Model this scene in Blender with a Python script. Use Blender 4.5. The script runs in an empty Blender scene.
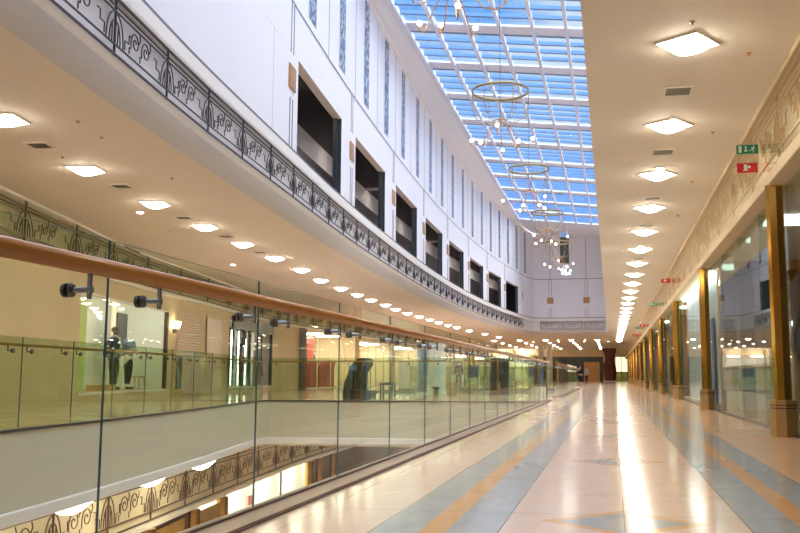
import bpy, math, random
from math import sin, cos, pi, sqrt
from mathutils import Vector, Matrix
random.seed(7)
S = bpy.context.scene
COL = S.collection

# ------------------------------------------------------------------ materials
class V:
    def __init__(s, nt, sock): s.nt, s.s = nt, sock
    def _m(s, op, *o):
        n = s.nt.nodes.new('ShaderNodeMath'); n.operation = op
        for i, x in enumerate((s,) + o):
            if isinstance(x, V): s.nt.links.new(x.s, n.inputs[i])
            else: n.inputs[i].default_value = x
        return V(s.nt, n.outputs[0])
    def __add__(s, o): return s._m('ADD', o)
    def __sub__(s, o): return s._m('SUBTRACT', o)
    def __mul__(s, o): return s._m('MULTIPLY', o)
    def abs(s): return s._m('ABSOLUTE')
    def lt(s, o): return s._m('LESS_THAN', o)
    def gt(s, o): return s._m('GREATER_THAN', o)
    def max(s, o): return s._m('MAXIMUM', o)
    def pow(s, o): return s._m('POWER', o)
    def ping(s, o): return s._m('PINGPONG', o)
    def mod(s, o): return s._m('FLOORED_MODULO', o)

def newmat(name):
    m = bpy.data.materials.new(name); m.use_nodes = True
    nt = m.node_tree; nt.nodes.clear()
    out = nt.nodes.new('ShaderNodeOutputMaterial')
    return m, nt, out

def mixc(nt, fac, a, b):
    n = nt.nodes.new('ShaderNodeMix'); n.data_type = 'RGBA'
    if isinstance(fac, V): nt.links.new(fac.s, n.inputs[0])
    else: n.inputs[0].default_value = fac
    for i, c in ((6, a), (7, b)):
        if isinstance(c, tuple): n.inputs[i].default_value = (*c, 1)
        else: nt.links.new(c, n.inputs[i])
    return n.outputs[2]

def noise(nt, scale, detail=3, vec=None, stretch=None):
    tc = nt.nodes.new('ShaderNodeTexCoord'); n = nt.nodes.new('ShaderNodeTexNoise')
    n.inputs['Scale'].default_value = scale; n.inputs['Detail'].default_value = detail
    src = tc.outputs['Object']
    if stretch:
        mp = nt.nodes.new('ShaderNodeMapping'); mp.inputs['Scale'].default_value = stretch
        nt.links.new(src, mp.inputs[0]); src = mp.outputs[0]
    nt.links.new(src, n.inputs['Vector'])
    return V(nt, n.outputs['Fac'])

def mat(name, col, rough=.5, metal=0., vary=.06, scale=3., stretch=None, coat=0., bump=0., spec=.5):
    m, nt, out = newmat(name)
    p = nt.nodes.new('ShaderNodeBsdfPrincipled')
    f = noise(nt, scale, 3, stretch=stretch)
    d = tuple(max(0, c * (1 - vary * 2.2)) for c in col); l = tuple(min(1, c * (1 + vary)) for c in col)
    nt.links.new(mixc(nt, f, d, l), p.inputs['Base Color'])
    p.inputs['Roughness'].default_value = rough; p.inputs['Metallic'].default_value = metal
    p.inputs['Coat Weight'].default_value = coat; p.inputs['Coat Roughness'].default_value = .05
    p.inputs['Specular IOR Level'].default_value = spec
    if bump:
        b = nt.nodes.new('ShaderNodeBump'); b.inputs['Strength'].default_value = bump
        nt.links.new(f.s, b.inputs['Height']); nt.links.new(b.outputs[0], p.inputs['Normal'])
    nt.links.new(p.outputs[0], out.inputs[0])
    return m

def emis(name, col, st):
    m, nt, out = newmat(name)
    e = nt.nodes.new('ShaderNodeEmission'); e.inputs[0].default_value = (*col, 1); e.inputs[1].default_value = st
    nt.links.new(e.outputs[0], out.inputs[0]); return m

def glass(name, tint, refl=1.0, base=0.0, rough=0.0, tintr=(1, 1, 1)):
    m, nt, out = newmat(name)
    t = nt.nodes.new('ShaderNodeBsdfTransparent'); t.inputs[0].default_value = (*tint, 1)
    g = nt.nodes.new('ShaderNodeBsdfGlossy'); g.inputs['Roughness'].default_value = rough
    g.inputs['Color'].default_value = (*tintr, 1)
    lw = nt.nodes.new('ShaderNodeLayerWeight'); lw.inputs[0].default_value = .5
    v = V(nt, lw.outputs['Facing']).pow(4.6) * (.92 * refl) + (.035 * refl + base)
    v.s.node.use_clamp = True
    mx = nt.nodes.new('ShaderNodeMixShader')
    nt.links.new(v.s, mx.inputs[0]); nt.links.new(t.outputs[0], mx.inputs[1]); nt.links.new(g.outputs[0], mx.inputs[2])
    nt.links.new(mx.outputs[0], out.inputs[0]); return m

def floor_mat():
    m, nt, out = newmat('polished_marble')
    tc = nt.nodes.new('ShaderNodeTexCoord'); sp = nt.nodes.new('ShaderNodeSeparateXYZ')
    nt.links.new(tc.outputs['Object'], sp.inputs[0])
    x, y = V(nt, sp.outputs[0]), V(nt, sp.outputs[1])
    big, fine = noise(nt, .9, 4), noise(nt, 9, 5, stretch=(1, .35, 1))
    cream = mixc(nt, fine, (.62, .44, .31), (.75, .58, .44))
    cream = mixc(nt, big * .5, cream, (.74, .50, .33))
    grey = mixc(nt, fine, (.30, .31, .275), (.43, .44, .40))
    orange = mixc(nt, fine, (.60, .315, .115), (.70, .40, .17))
    # masks for the inlaid bands and the right-hand strip
    ax = (x - .055).abs()
    bandg = ax.gt(.63) * ax.lt(1.275)
    bando = ax.gt(.895) * ax.lt(1.03)
    right = x.gt(1.33)
    c = mixc(nt, right, cream, (.74, .47, .27))  # gold column reflection put into the floor colour on the right
    c = mixc(nt, bandg, c, grey); c = mixc(nt, bando, c, orange)
    sy = (y - 3.28).mod(3.52) - 1.76
    st = ax.pow(.92) + sy.abs().pow(.92)
    inband = ax.lt(.6)
    c = mixc(nt, st.lt(.49) * inband, c, orange)
    c = mixc(nt, st.lt(.395) * inband, c, grey)
    jy = y.mod(.88).lt(.009); jx = ax.lt(.004).max((ax - .632).abs().lt(.005)).max((ax - 1.275).abs().lt(.004)).max((ax - 1.75).abs().lt(.003))
    c = mixc(nt, (jy.max(jx)) * .75, c, (.22, .15, .10))
    p = nt.nodes.new('ShaderNodeBsdfPrincipled')
    nt.links.new(c, p.inputs['Base Color'])
    r = big * .03 + .115
    nt.links.new(r.s, p.inputs['Roughness']); p.inputs['Specular IOR Level'].default_value = .22
    b = nt.nodes.new('ShaderNodeBump'); b.inputs['Strength'].default_value = .0
    nt.links.new(noise(nt, 1.6, 2).s, b.inputs['Height']); nt.links.new(b.outputs[0], p.inputs['Normal'])
    nt.links.new(p.outputs[0], out.inputs[0]); return m

def mosaic_mat():
    m, nt, out = newmat('slot_mosaic')
    f = noise(nt, 7, 6, stretch=(1, 1, .7)); g = V(nt, f.s)._m('SUBTRACT', .46)._m('MULTIPLY', 6)
    g.s.node.use_clamp = True
    p = nt.nodes.new('ShaderNodeBsdfPrincipled'); p.inputs['Roughness'].default_value = .25
    nt.links.new(mixc(nt, g, (.10, .14, .22), (.58, .63, .72)), p.inputs['Base Color'])
    nt.links.new(p.outputs[0], out.inputs[0]); return m

M = {}
M['floor'] = floor_mat()
M['wall'] = mat('white_plaster', (.84, .83, .86), .8, vary=.015, scale=.6)
M['softgrey'] = mat('pale_grey_paint', (.66, .69, .76), .7, vary=.02)  # daylight on the rounded ceiling edge, put into the colour
M['ceiling'] = mat('cream_ceiling', (.83, .775, .69), .75, vary=.02, scale=.5)
M['cornice'] = mat('cream_cornice', (.86, .82, .76), .6, vary=.02)
M['tanwall'] = mat('tan_wall', (.70, .56, .36), .7, vary=.04, scale=1.2)
M['friezeback'] = mat('frieze_plaster', (.80, .76, .74), .7, vary=.03)
M['goldfrieze'] = mat('cream_frieze_panel', (.82, .70, .50), .5, vary=.04)
M['iron'] = mat('dark_wrought_iron', (.06, .05, .055), .45, .6)
M['bronzedark'] = mat('dark_bronze_scrollwork', (.10, .07, .035), .4, .5)
M['bronze'] = mat('bronze_scrollwork', (.40, .27, .13), .35, .85)
M['goldmetal'] = mat('gold_scrollwork', (.60, .38, .15), .35, .6)
M['fin'] = glass('green_glass_fin', (.55, .70, .60), .5, .12, .05, (.8, 1, .9))
M['gold'] = mat('polished_gold', (.78, .43, .09), .13, 1., vary=.16, scale=1.6, stretch=(1, 1, 1.2))
M['goldbase'] = mat('brushed_gold_base', (.62, .40, .18), .32, .85, vary=.06)
M['steel'] = mat('brushed_steel', (.50, .54, .60), .25, .95)
M['darksteel'] = mat('dark_steel', (.17, .15, .15), .35, .8)
M['oak'] = mat('oiled_wood_rail', (.47, .195, .045), .32, vary=.12, scale=6, stretch=(8, .5, 8), coat=.3)
M['kerb'] = mat('brown_stone_kerb', (.36, .22, .145), .3, vary=.08, scale=4)
M['fascia'] = mat('slab_fascia_paint', (.63, .61, .48), .6, vary=.02)
M['white'] = mat('white_gloss_trim', (.88, .84, .84), .4, vary=.01)
M['frame'] = mat('skylight_frame_paint', (.70, .70, .78), .5, vary=.02)
M['transom'] = mat('skylight_transom_blue', (.11, .22, .42), .4, vary=.05)
M['brown'] = mat('bronze_plaque', (.50, .26, .10), .4, .1, vary=.12, scale=6)
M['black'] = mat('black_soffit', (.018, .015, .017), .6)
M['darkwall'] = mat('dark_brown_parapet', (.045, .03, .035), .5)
M['greywall'] = mat('grey_lilac_wall', (.78, .74, .78), .7, vary=.03)
M['groove'] = mat('groove_shadow_line', (.20, .18, .20), .6)
M['reveal'] = mat('warm_stone_reveal', (.90, .80, .73), .6)  # warm light on the opening reveals, put into the base colour
M['railglass'] = glass('balustrade_glass', (.95, .98, .915), .5, .0)
M['greenglass'] = glass('green_balustrade_glass', (.80, .87, .74), .6, .0)
M['glassedge'] = mat('glass_edge_blue', (.10, .20, .24), .15, .2)
M['shopglass'] = glass('shopfront_glass', (.88, .93, .91), .42, .05)
M['friezeglass'] = glass('frieze_glass', (.97, .98, .96), .45, .0)
M['displayglass'] = glass('display_window_glass', (.97, .99, .97), .4, .0)
M['skyglass'] = glass('skylight_glass', (.80, .90, 1.0), .5, .0)
M['lamp'] = emis('lamp_diffuser_glow', (1, .89, .72), 36.)
M['smalllamp'] = emis('spot_glow', (1, .86, .66), 30.)
M['bulb'] = emis('chandelier_bulb_glow', (1, .94, .84), 24.)
M['dimlamp'] = emis('display_lamp_glow', (1, .97, .88), 11.)
M['washlamp'] = emis('window_wash_glow', (.93, .98, 1), 16.)
M['shoplamp'] = emis('shop_lamp_glow', (1, .93, .80), 38.)
M['coolstrip'] = emis('shop_strip_light_glow', (.96, 1, .95), 7.)
M['vent'] = mat('grey_vent_metal', (.22, .23, .17), .5, .4)
M['mosaic'] = mosaic_mat()
M['green'] = mat('exit_sign_green', (.0, .27, .15), .3, vary=.02)
M['red'] = mat('sign_red', (.62, .015, .03), .3, vary=.02)
M['pinkred'] = mat('pale_red_sign', (.85, .16, .16), .35, vary=.02)
M['symbol'] = mat('white_symbol', (.85, .9, .86), .4, vary=.0)
M['lime'] = mat('lime_panel', (.60, .80, .25), .5)
M['slat'] = mat('beige_slats', (.76, .62, .50), .5, vary=.05)
M['pinkpanel'] = mat('rose_beige_panel', (.74, .60, .52), .35, vary=.05)
M['woodred'] = mat('red_counter', (.48, .07, .045), .4)
M['woodlight'] = mat('light_wood', (.60, .36, .15), .45, vary=.1, scale=8)
M['darkbrown'] = mat('dark_brown_wood', (.10, .045, .03), .45, vary=.15, scale=5)
M['sculpt'] = mat('rusty_brown_metal', (.17, .045, .025), .55, .2, vary=.2, scale=2)
M['shopwhite'] = mat('white_shop_wall', (.82, .84, .80), .6, vary=.02)
M['curtain'] = mat('pale_curtain', (.78, .86, .86), .7, vary=.12, scale=6, stretch=(1, 4, .1))
M['bluegrey'] = mat('blue_grey_shop_wall', (.30, .33, .42), .5, vary=.1, scale=1)
M['blue'] = mat('blue_poster', (.10, .22, .55), .4, vary=.2)
M['charcoal'] = mat('charcoal_panel', (.05, .055, .06), .35)
M['blackcloth'] = mat('black_cloth', (.014, .016, .022), .7, vary=.3, scale=5, bump=.2)
M['chrome'] = mat('chrome', (.7, .7, .72), .08, 1.)
M['skin'] = mat('skin', (.62, .38, .27), .5)
M['whiteskin'] = mat('white_mannequin_head', (.80, .80, .82), .4)
M['navy'] = mat('navy_check_cloth', (.05, .06, .09), .8, vary=.4, scale=14)
M['denim'] = mat('pale_denim_shirt', (.17, .24, .36), .8, vary=.12, scale=9)
M['trouser'] = mat('dark_trousers', (.018, .018, .025), .8)
M['lilac'] = mat('lilac_shirt', (.42, .42, .62), .7)
M['hair'] = mat('dark_hair', (.03, .02, .015), .6)
M['leaf'] = mat('plant_leaf', (.10, .22, .07), .5, vary=.2)
M['terra'] = mat('grey_green_pot', (.25, .30, .20), .5)
CLOTHES = [mat('garment_blue', (.09, .13, .24), .8, vary=.2), mat('garment_dark', (.03, .035, .045), .8, vary=.2),
           mat('garment_grey', (.36, .40, .42), .8, vary=.2), mat('garment_white', (.75, .78, .76), .8), mat('garment_rust', (.42, .12, .06), .8)]

# ------------------------------------------------------------------ mesh helpers
class MB:
    def __init__(s): s.v, s.f, s.m, s.cur = [], [], [], 0
    def face(s, idx): s.f.append(tuple(idx)); s.m.append(s.cur)
    def add(s, pts): b = len(s.v); s.v += [tuple(p) for p in pts]; return b
    def box(s, x0, x1, y0, y1, z0, z1, rz=0, c=None):
        pts = [(x, y, z) for z in (z0, z1) for y in (y0, y1) for x in (x0, x1)]
        if rz:
            cx, cy = c if c else ((x0 + x1) / 2, (y0 + y1) / 2)
            pts = [(cx + (x - cx) * cos(rz) - (y - cy) * sin(rz), cy + (x - cx) * sin(rz) + (y - cy) * cos(rz), z) for x, y, z in pts]
        b = s.add(pts)
        for q in ((0, 2, 3, 1), (4, 5, 7, 6), (0, 1, 5, 4), (2, 6, 7, 3), (0, 4, 6, 2), (1, 3, 7, 5)):
            s.face([b + i for i in q])
        return s
    def prism(s, poly, z0, z1, poly2=None):
        n = len(poly); b = s.add([(x, y, z0) for x, y in poly] + [(x, y, z1) for x, y in (poly2 or poly)])
        s.face([b + i for i in reversed(range(n))]); s.face([b + n + i for i in range(n)])
        for i in range(n): j = (i + 1) % n; s.face([b + i, b + j, b + n + j, b + n + i])
        return s
    def tube(s, pts, r, n=6, closed=False, flat=None):
        pts = [Vector(p) for p in pts]; N = len(pts); rings = []
        up = Vector((0, 0, 1)); prev = None
        for i, p in enumerate(pts):
            if closed: t = pts[(i + 1) % N] - pts[i - 1]
            else: t = pts[min(i + 1, N - 1)] - pts[max(i - 1, 0)]
            t = t.normalized() if t.length > 1e-9 else Vector((1, 0, 0))
            if prev is None:
                a = up if abs(t.z) < .9 else Vector((0, 1, 0))
                u = t.cross(a).normalized()
            else:
                u = prev - t * prev.dot(t)
                u = u.normalized() if u.length > 1e-6 else t.cross(up).normalized()
            prev = u; w = t.cross(u)
            ri = r[i] if isinstance(r, (list, tuple)) else r
            rw = ri * (flat or 1)
            rings.append(s.add([p + u * cos(2 * pi * k / n + pi / n) * ri + w * sin(2 * pi * k / n + pi / n) * rw for k in range(n)]))
        M_ = N if closed else N - 1
        for i in range(M_):
            a, b = rings[i], rings[(i + 1) % N]
            for k in range(n): l = (k + 1) % n; s.face([a + k, a + l, b + l, b + k])
        if not closed:
            s.face([rings[0] + k for k in reversed(range(n))]); s.face([rings[-1] + k for k in range(n)])
        return s
    def lathe(s, prof, c=(0, 0, 0), n=16, axis='z'):
        rings = []
        for r, z in prof:
            pts = []
            for k in range(n):
                a = 2 * pi * k / n
                q = (r * cos(a), r * sin(a), z)
                if axis == 'x': q = (q[2], q[0], q[1])
                if axis == 'y': q = (q[0], q[2], q[1])
                pts.append((c[0] + q[0], c[1] + q[1], c[2] + q[2]))
            rings.append(s.add(pts))
        for a, b in zip(rings, rings[1:]):
            for k in range(n): l = (k + 1) % n; s.face([a + k, a + l, b + l, b + k])
        s.face([rings[0] + k for k in reversed(range(n))]); s.face([rings[-1] + k for k in range(n)])
        return s
    def ball(s, c, r, n=10, sc=(1, 1, 1)):
        pr = [(r * sin(pi * i / n) + 1e-4, -r * cos(pi * i / n)) for i in range(n + 1)]
        b = len(s.v); s.lathe(pr, (0, 0, 0), n + 2)
        s.v[b:] = [(c[0] + x * sc[0], c[1] + y * sc[1], c[2] + z * sc[2]) for x, y, z in s.v[b:]]
        return s
    def build(s, name, mats, parent=None, smooth=False, loc=None, rz=0, bevel=0):
        me = bpy.data.meshes.new(name); me.from_pydata(s.v, [], s.f)
        for m in (mats if isinstance(mats, (list, tuple)) else [mats]): me.materials.append(m)
        me.polygons.foreach_set('material_index', s.m)
        if smooth: me.polygons.foreach_set('use_smooth', [True] * len(me.polygons))
        me.update()
        o = bpy.data.objects.new(name, me); COL.objects.link(o)
        if parent: o.parent = parent
        if loc: o.location = loc
        if rz: o.rotation_euler.z = rz
        if bevel:
            b = o.modifiers.new('bevel', 'BEVEL'); b.width = bevel; b.segments = 2; b.limit_method = 'ANGLE'
        return o

def tag(o, label=None, cat=None, group=None, kind=None):
    if label: o['label'] = label
    if cat: o['category'] = cat
    if group: o['group'] = group
    if kind: o['kind'] = kind
    return o
def struct(o): o['kind'] = 'structure'; return o
def empty(name, loc=(0, 0, 0), rz=0, label=None, cat=None, group=None):
    o = bpy.data.objects.new(name, None); COL.objects.link(o); o.location = loc; o.rotation_euler.z = rz
    return tag(o, label, cat, group)
def dup(root, loc=None, rz=None, label=None, group=None):
    r = root.copy(); COL.objects.link(r)
    if loc is not None: r.location = loc
    if rz is not None: r.rotation_euler.z = rz
    if label: r['label'] = label
    if group: r['group'] = group
    for ch in [c for c in ORIG.get(root.name, ())]:
        c = ch.copy(); COL.objects.link(c); c.parent = r
        for g in ORIG.get(ch.name, ()):
            d = g.copy(); COL.objects.link(d); d.parent = c
    return r
ORIG = {}
def reg(root):
    for o in [root] + list(root.children): ORIG[o.name] = list(o.children)
    return root

NUM = ['zeroth', 'first', 'second', 'third', 'fourth', 'fifth', 'sixth', 'seventh', 'eighth', 'ninth', 'tenth', 'eleventh', 'twelfth',
       'thirteenth', 'fourteenth', 'fifteenth', 'sixteenth', 'seventeenth', 'eighteenth', 'nineteenth', 'twentieth', 'twenty-first',
       'twenty-second', 'twenty-third', 'twenty-fourth', 'twenty-fifth', 'twenty-sixth', 'twenty-seventh', 'twenty-eighth', 'twenty-ninth', 'thirtieth']
def nth(i): return NUM[i] if i < len(NUM) else 'farthest'

# ------------------------------------------------------------------ plan curves (metres, +Y runs down the mall)
def smooth_fn(ys, xs):
    def f(y):
        if y <= ys[0]: return xs[0] + (y - ys[0]) * (xs[1] - xs[0]) / (ys[1] - ys[0])
        if y >= ys[-1]: return xs[-1]
        for i in range(len(ys) - 1):
            if y <= ys[i + 1]: break
        def sl(k):
            if k == 0: return (xs[1] - xs[0]) / (ys[1] - ys[0])
            if k == len(ys) - 1: return (xs[-1] - xs[-2]) / (ys[-1] - ys[-2])
            return (xs[k + 1] - xs[k - 1]) / (ys[k + 1] - ys[k - 1])
        h = ys[i + 1] - ys[i]; t = (y - ys[i]) / h
        a, b = sl(i) * h, sl(i + 1) * h
        return (2*t**3 - 3*t*t + 1) * xs[i] + (t**3 - 2*t*t + t) * a + (-2*t**3 + 3*t*t) * xs[i+1] + (t**3 - t*t) * b
    return f
A = smooth_fn([0, 11.7, 14.6, 19, 27, 36, 44, 52, 58, 64, 70, 76, 82, 87],
              [-5.2, -6.75, -7.10, -7.50, -8.2, -8.75, -9.1, -9.28, -9.28, -9.15, -8.9, -8.5, -7.95, -7.4])   # atrium wall
B = smooth_fn([5, 17.05, 20.5, 26.4, 33.6, 47, 60, 77, 87], [-9.9, -12.9, -13.7, -15.1, -16.1, -18.0, -18.2, -18.2, -18.0])  # left shop wall
SL = smooth_fn([0, 11.7, 15, 20.6, 27, 32, 40, 55], [-7.0, -8.55, -8.95, -9.8, -10.95, -11.6, -12.0, -12.2])  # left slab edge
LW = smooth_fn([0, 10, 22.5, 29.5, 40.4, 50], [-9.0, -10.5, -12, -12.84, -13.96, -14.3])   # lower shop wall
CZ = 4.80
ENDY, FARY, BACKY = 87.0, 140.0, -9.0
RX = 2.33

def frange(a, b, n): return [a + (b - a) * i / n for i in range(n + 1)]
def offset_path(path, d):
    out = []
    for i, (x, y) in enumerate(path):
        a = path[max(i - 1, 0)]; b = path[min(i + 1, len(path) - 1)]
        def nrm(p, q):
            dx, dy = q[0] - p[0], q[1] - p[1]; l = math.hypot(dx, dy) or 1
            return (dy / l, -dx / l)
        n1 = nrm(a, (x, y)) if i else nrm((x, y), b); n2 = nrm((x, y), b) if i < len(path) - 1 else n1
        nx, ny = n1[0] + n2[0], n1[1] + n2[1]; l = math.hypot(nx, ny) or 1; nx /= l; ny /= l
        k = 1 / max(.4, nx * n1[0] + ny * n1[1])
        out.append((x + nx * d * k, y + ny * d * k))
    return out
def sweep(mb, path, prof, closed=False):
    """profile = [(offset toward the right-hand side of the path, z)]"""
    rows = [[(x, y, z) for x, y in offset_path(path, d)] for d, z in prof]
    idx = [mb.add(r) for r in rows]; n = len(path)
    prs = list(zip(idx, idx[1:])) + ([(idx[-1], idx[0])] if closed else [])
    for a, b in prs:
        for i in range(n - 1): mb.face([a + i, a + i + 1, b + i + 1, b + i])
    return mb

pathA = [(A(y), y) for y in frange(BACKY, 84.5, 74)] + [(-7.45, 85.6), (-7.15, 86.5), (-6.6, ENDY), (-4.5, ENDY), (-2.3, ENDY), (-.24, ENDY)]

# ------------------------------------------------------------------ shell: floors
mb = MB(); mb.box(-2.03, 9, BACKY, FARY, -.05, 0)
for y0, y1 in zip(frange(BACKY, 28, 24), frange(BACKY, 28, 24)[1:]):
    mb.prism([(B(y0) - 3.5, y0), (SL(y0), y0), (SL(y1), y1), (B(y1) - 3.5, y1)], -.05, 0)
mb.box(-24, -2.03, 28, 39, -.05, 0); mb.box(-24, -12.1, 39, 54, -.05, 0); mb.box(-24, -2.03, 54, FARY, -.05, 0)
mb.box(-24, B(28) - 3.4, 20, 28, -.05, 0)
struct(mb.build('floor', M['floor']))
mb = MB(); mb.box(-24, 9, BACKY, 70, -6.35, -6.3)
struct(mb.build('floor', M['floor']))
# slab edges (fascias) and the lower ceilings
p1 = [(SL(y), y) for y in frange(BACKY, 27.4, 24)] + [(SL(27.4) + .15, 27.9), (SL(28) + .6, 28), (-2.03, 28)]
prof = [(0, -.02), (0, -1.17), (.05, -1.19), (.05, -1.33), (0, -1.36), (-.25, -1.75)]
mb = MB(); sweep(mb, p1, [(0, .0), (0, -1.17)]); mb.cur = 1; sweep(mb, p1, [(0, -1.17), (.05, -1.19), (.05, -1.36), (0, -1.385), (-.4, -1.40)])
mb.cur = 2; sweep(mb, p1, [(.03, .012), (.03, -.03)]); sweep(mb, p1, [(-.08, .012), (.03, .012)])
struct(mb.build('trim_1', [M['fascia'], M['white'], M['charcoal']]))
mb = MB(); mb.box(-2.1, -2.03, BACKY, 28, -1.37, 0); mb.box(-2.1, -2.03, 39, 54, -1.37, 0)
mb.box(-12.1, -2.03, 38.93, 39, -1.37, 0); mb.box(-12.1, -2.03, 54, 54.07, -1.37, 0); mb.box(-12.17, -12.1, 39, 54, -1.37, 0)
struct(mb.build('trim_2', M['fascia']))
mb = MB()
for y0, y1 in zip(frange(BACKY, 28, 16), frange(BACKY, 28, 16)[1:]):
    mb.prism([(LW(y0) - 4, y0), (SL(y0) - .3, y0), (SL(y1) - .3, y1), (LW(y1) - 4, y1)], -1.46, -1.40)
mb.box(-24, -2.03, 28.3, 39, -1.46, -1.40); mb.box(-2.1, 9, BACKY, 70, -1.46, -1.40); mb.box(-24, -2.03, 54, 70, -1.46, -1.40)
mb.box(-24, -12.1, 39, 54, -1.46, -1.40)
struct(mb.build('ceiling', M['ceiling']))

# ------------------------------------------------------------------ shell: upper ceiling
mb = MB()
ys = frange(BACKY, ENDY + .8, 60)
offA = offset_path(pathA, -.85)
def offAx(y):
    for (xa, ya), (xb, yb) in zip(offA, offA[1:]):
        if ya <= y <= yb and yb > ya: return xa + (xb - xa) * (y - ya) / (yb - ya)
    return A(min(y, 85)) - .85
for y0, y1 in zip(ys, ys[1:]):
    mb.prism([(B(y0) - 3.5, y0), (offAx(y0), y0), (offAx(y1), y1), (B(y1) - 3.5, y1)], CZ, CZ + .06)
mb.box(-24, 9, ENDY + .82, FARY, CZ, CZ + .06)
mb.box(-8.4, -.24, ENDY + .6, ENDY + .83, CZ, CZ + .06)
mb.box(-.24, RX + .3, BACKY, ENDY + .82, CZ, CZ + .06)
struct(mb.build('ceiling', M['ceiling']))
# rounded underside where the left ceiling turns up into the atrium
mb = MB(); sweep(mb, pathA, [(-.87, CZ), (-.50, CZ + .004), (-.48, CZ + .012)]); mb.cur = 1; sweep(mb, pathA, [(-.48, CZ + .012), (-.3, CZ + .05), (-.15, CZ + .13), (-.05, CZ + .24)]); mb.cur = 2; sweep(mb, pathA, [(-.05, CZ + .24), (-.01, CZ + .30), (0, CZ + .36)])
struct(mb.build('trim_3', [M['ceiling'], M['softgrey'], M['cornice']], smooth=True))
mb = MB(); sweep(mb, pathA, [(-.06, 5.12), (-.06, 6.0)]); sweep(mb, pathA, [(0, 5.15), (-.06, 5.15)])
struct(mb.build('wall_left', M['friezeback']))
mb = MB(); sweep(mb, pathA, [(-.06, 5.97), (.03, 5.98), (.05, 6.05), (.05, 6.28), (-.02, 6.30)])
mb.cur = 1; sweep(mb, pathA, [(.045, 6.285), (.045, 6.345), (-.02, 6.345)])
sweep(mb, pathA, [(.012, 10.05), (.012, 10.10)])
struct(mb.build('trim_4', [M['cornice'], M['groove']]))

# atrium wall with openings
OPEN = [(21.2, 26.5)]
for a in (28.6, 36.35, 44.2, 52.0, 59.9, 67.6, 75.2): OPEN.append((a, a + 5.35))
ZB, ZT, WT = 6.34, 8.80, 14.5
def apath(y0, y1, n=6): return [(A(y), y) for y in frange(y0, y1, n)]
mb = MB()
full = [(A(y), y) for y in frange(BACKY, 84.5, 74)] + pathA[-6:]
sweep(mb, full, [(0, ZT), (0, WT)]); sweep(mb, full, [(0, 6.25), (0, ZB)])
edges = [BACKY] + [e for o in OPEN for e in o]
for y0, y1 in zip(edges[0::2], edges[1::2]):
    sweep(mb, apath(y0, y1, 8), [(0, ZB), (0, ZT)])
sweep(mb, apath(OPEN[-1][1], 84.5, 5) + pathA[-6:], [(0, ZB), (0, ZT)])
struct(mb.build('wall_left', M['wall']))
# end wall upper piece up to the skylight, right-hand atrium wall, rear walls
mb = MB(); mb.box(-8, -.14, ENDY + .01, ENDY + .2, 14.45, 15.4); mb.box(-.24, -.1, BACKY, ENDY, CZ + .06, 14.6)
struct(mb.build('wall_right', M['wall']))
mb = MB(); mb.box(-24, 9, BACKY - .2, BACKY, -6.3, 14.6); struct(mb.build('wall_back', M['wall']))
mb = MB(); mb.box(9, 9.1, BACKY, FARY, -6.3, 5); mb.box(-24.1, -24, BACKY, FARY, -6.3, 5); mb.box(-24, 9, 70, 70.1, -6.3, -1.4)
mb.box(-24, 9, FARY, FARY + .1, 0, 5)
struct(mb.build('wall_front', M['tanwall']))

# reveals, grooves, rooms behind the openings
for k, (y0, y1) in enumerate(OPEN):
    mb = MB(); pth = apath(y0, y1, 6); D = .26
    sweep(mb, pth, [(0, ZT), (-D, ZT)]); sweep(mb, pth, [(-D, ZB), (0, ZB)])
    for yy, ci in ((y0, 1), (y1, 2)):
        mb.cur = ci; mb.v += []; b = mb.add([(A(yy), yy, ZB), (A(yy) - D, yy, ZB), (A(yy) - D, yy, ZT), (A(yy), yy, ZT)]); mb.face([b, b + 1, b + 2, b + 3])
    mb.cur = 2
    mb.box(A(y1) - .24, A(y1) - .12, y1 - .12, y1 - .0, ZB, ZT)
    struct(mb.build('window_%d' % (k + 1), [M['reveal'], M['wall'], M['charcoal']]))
def back(d): return [(A(y) - d, y) for y in frange(19, 83, 32)]
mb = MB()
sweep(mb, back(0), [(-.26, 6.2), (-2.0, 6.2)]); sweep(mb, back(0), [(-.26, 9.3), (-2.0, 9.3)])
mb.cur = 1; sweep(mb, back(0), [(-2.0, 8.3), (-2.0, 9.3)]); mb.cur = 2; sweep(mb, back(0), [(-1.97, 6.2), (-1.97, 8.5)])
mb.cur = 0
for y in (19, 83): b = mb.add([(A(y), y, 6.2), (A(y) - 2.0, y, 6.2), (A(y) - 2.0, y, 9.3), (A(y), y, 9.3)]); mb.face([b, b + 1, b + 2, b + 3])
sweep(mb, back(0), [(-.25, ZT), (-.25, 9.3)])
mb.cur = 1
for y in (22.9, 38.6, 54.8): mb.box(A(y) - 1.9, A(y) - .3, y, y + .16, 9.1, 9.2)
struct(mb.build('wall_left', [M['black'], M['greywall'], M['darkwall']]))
# vertical mosaic slots
k = 20; y = 22.6
while y < 84:
    mb = MB(); sweep(mb, apath(y - .40, y + .40, 2), [(.012, 10.35), (.012, 14.25)])
    sweep(mb, apath(y - .40, y + .40, 2), [(-.0, 10.35), (.012, 10.35)])
    struct(mb.build('window_%d' % k, M['mosaic'])); k += 1; y += 3.83
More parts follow.
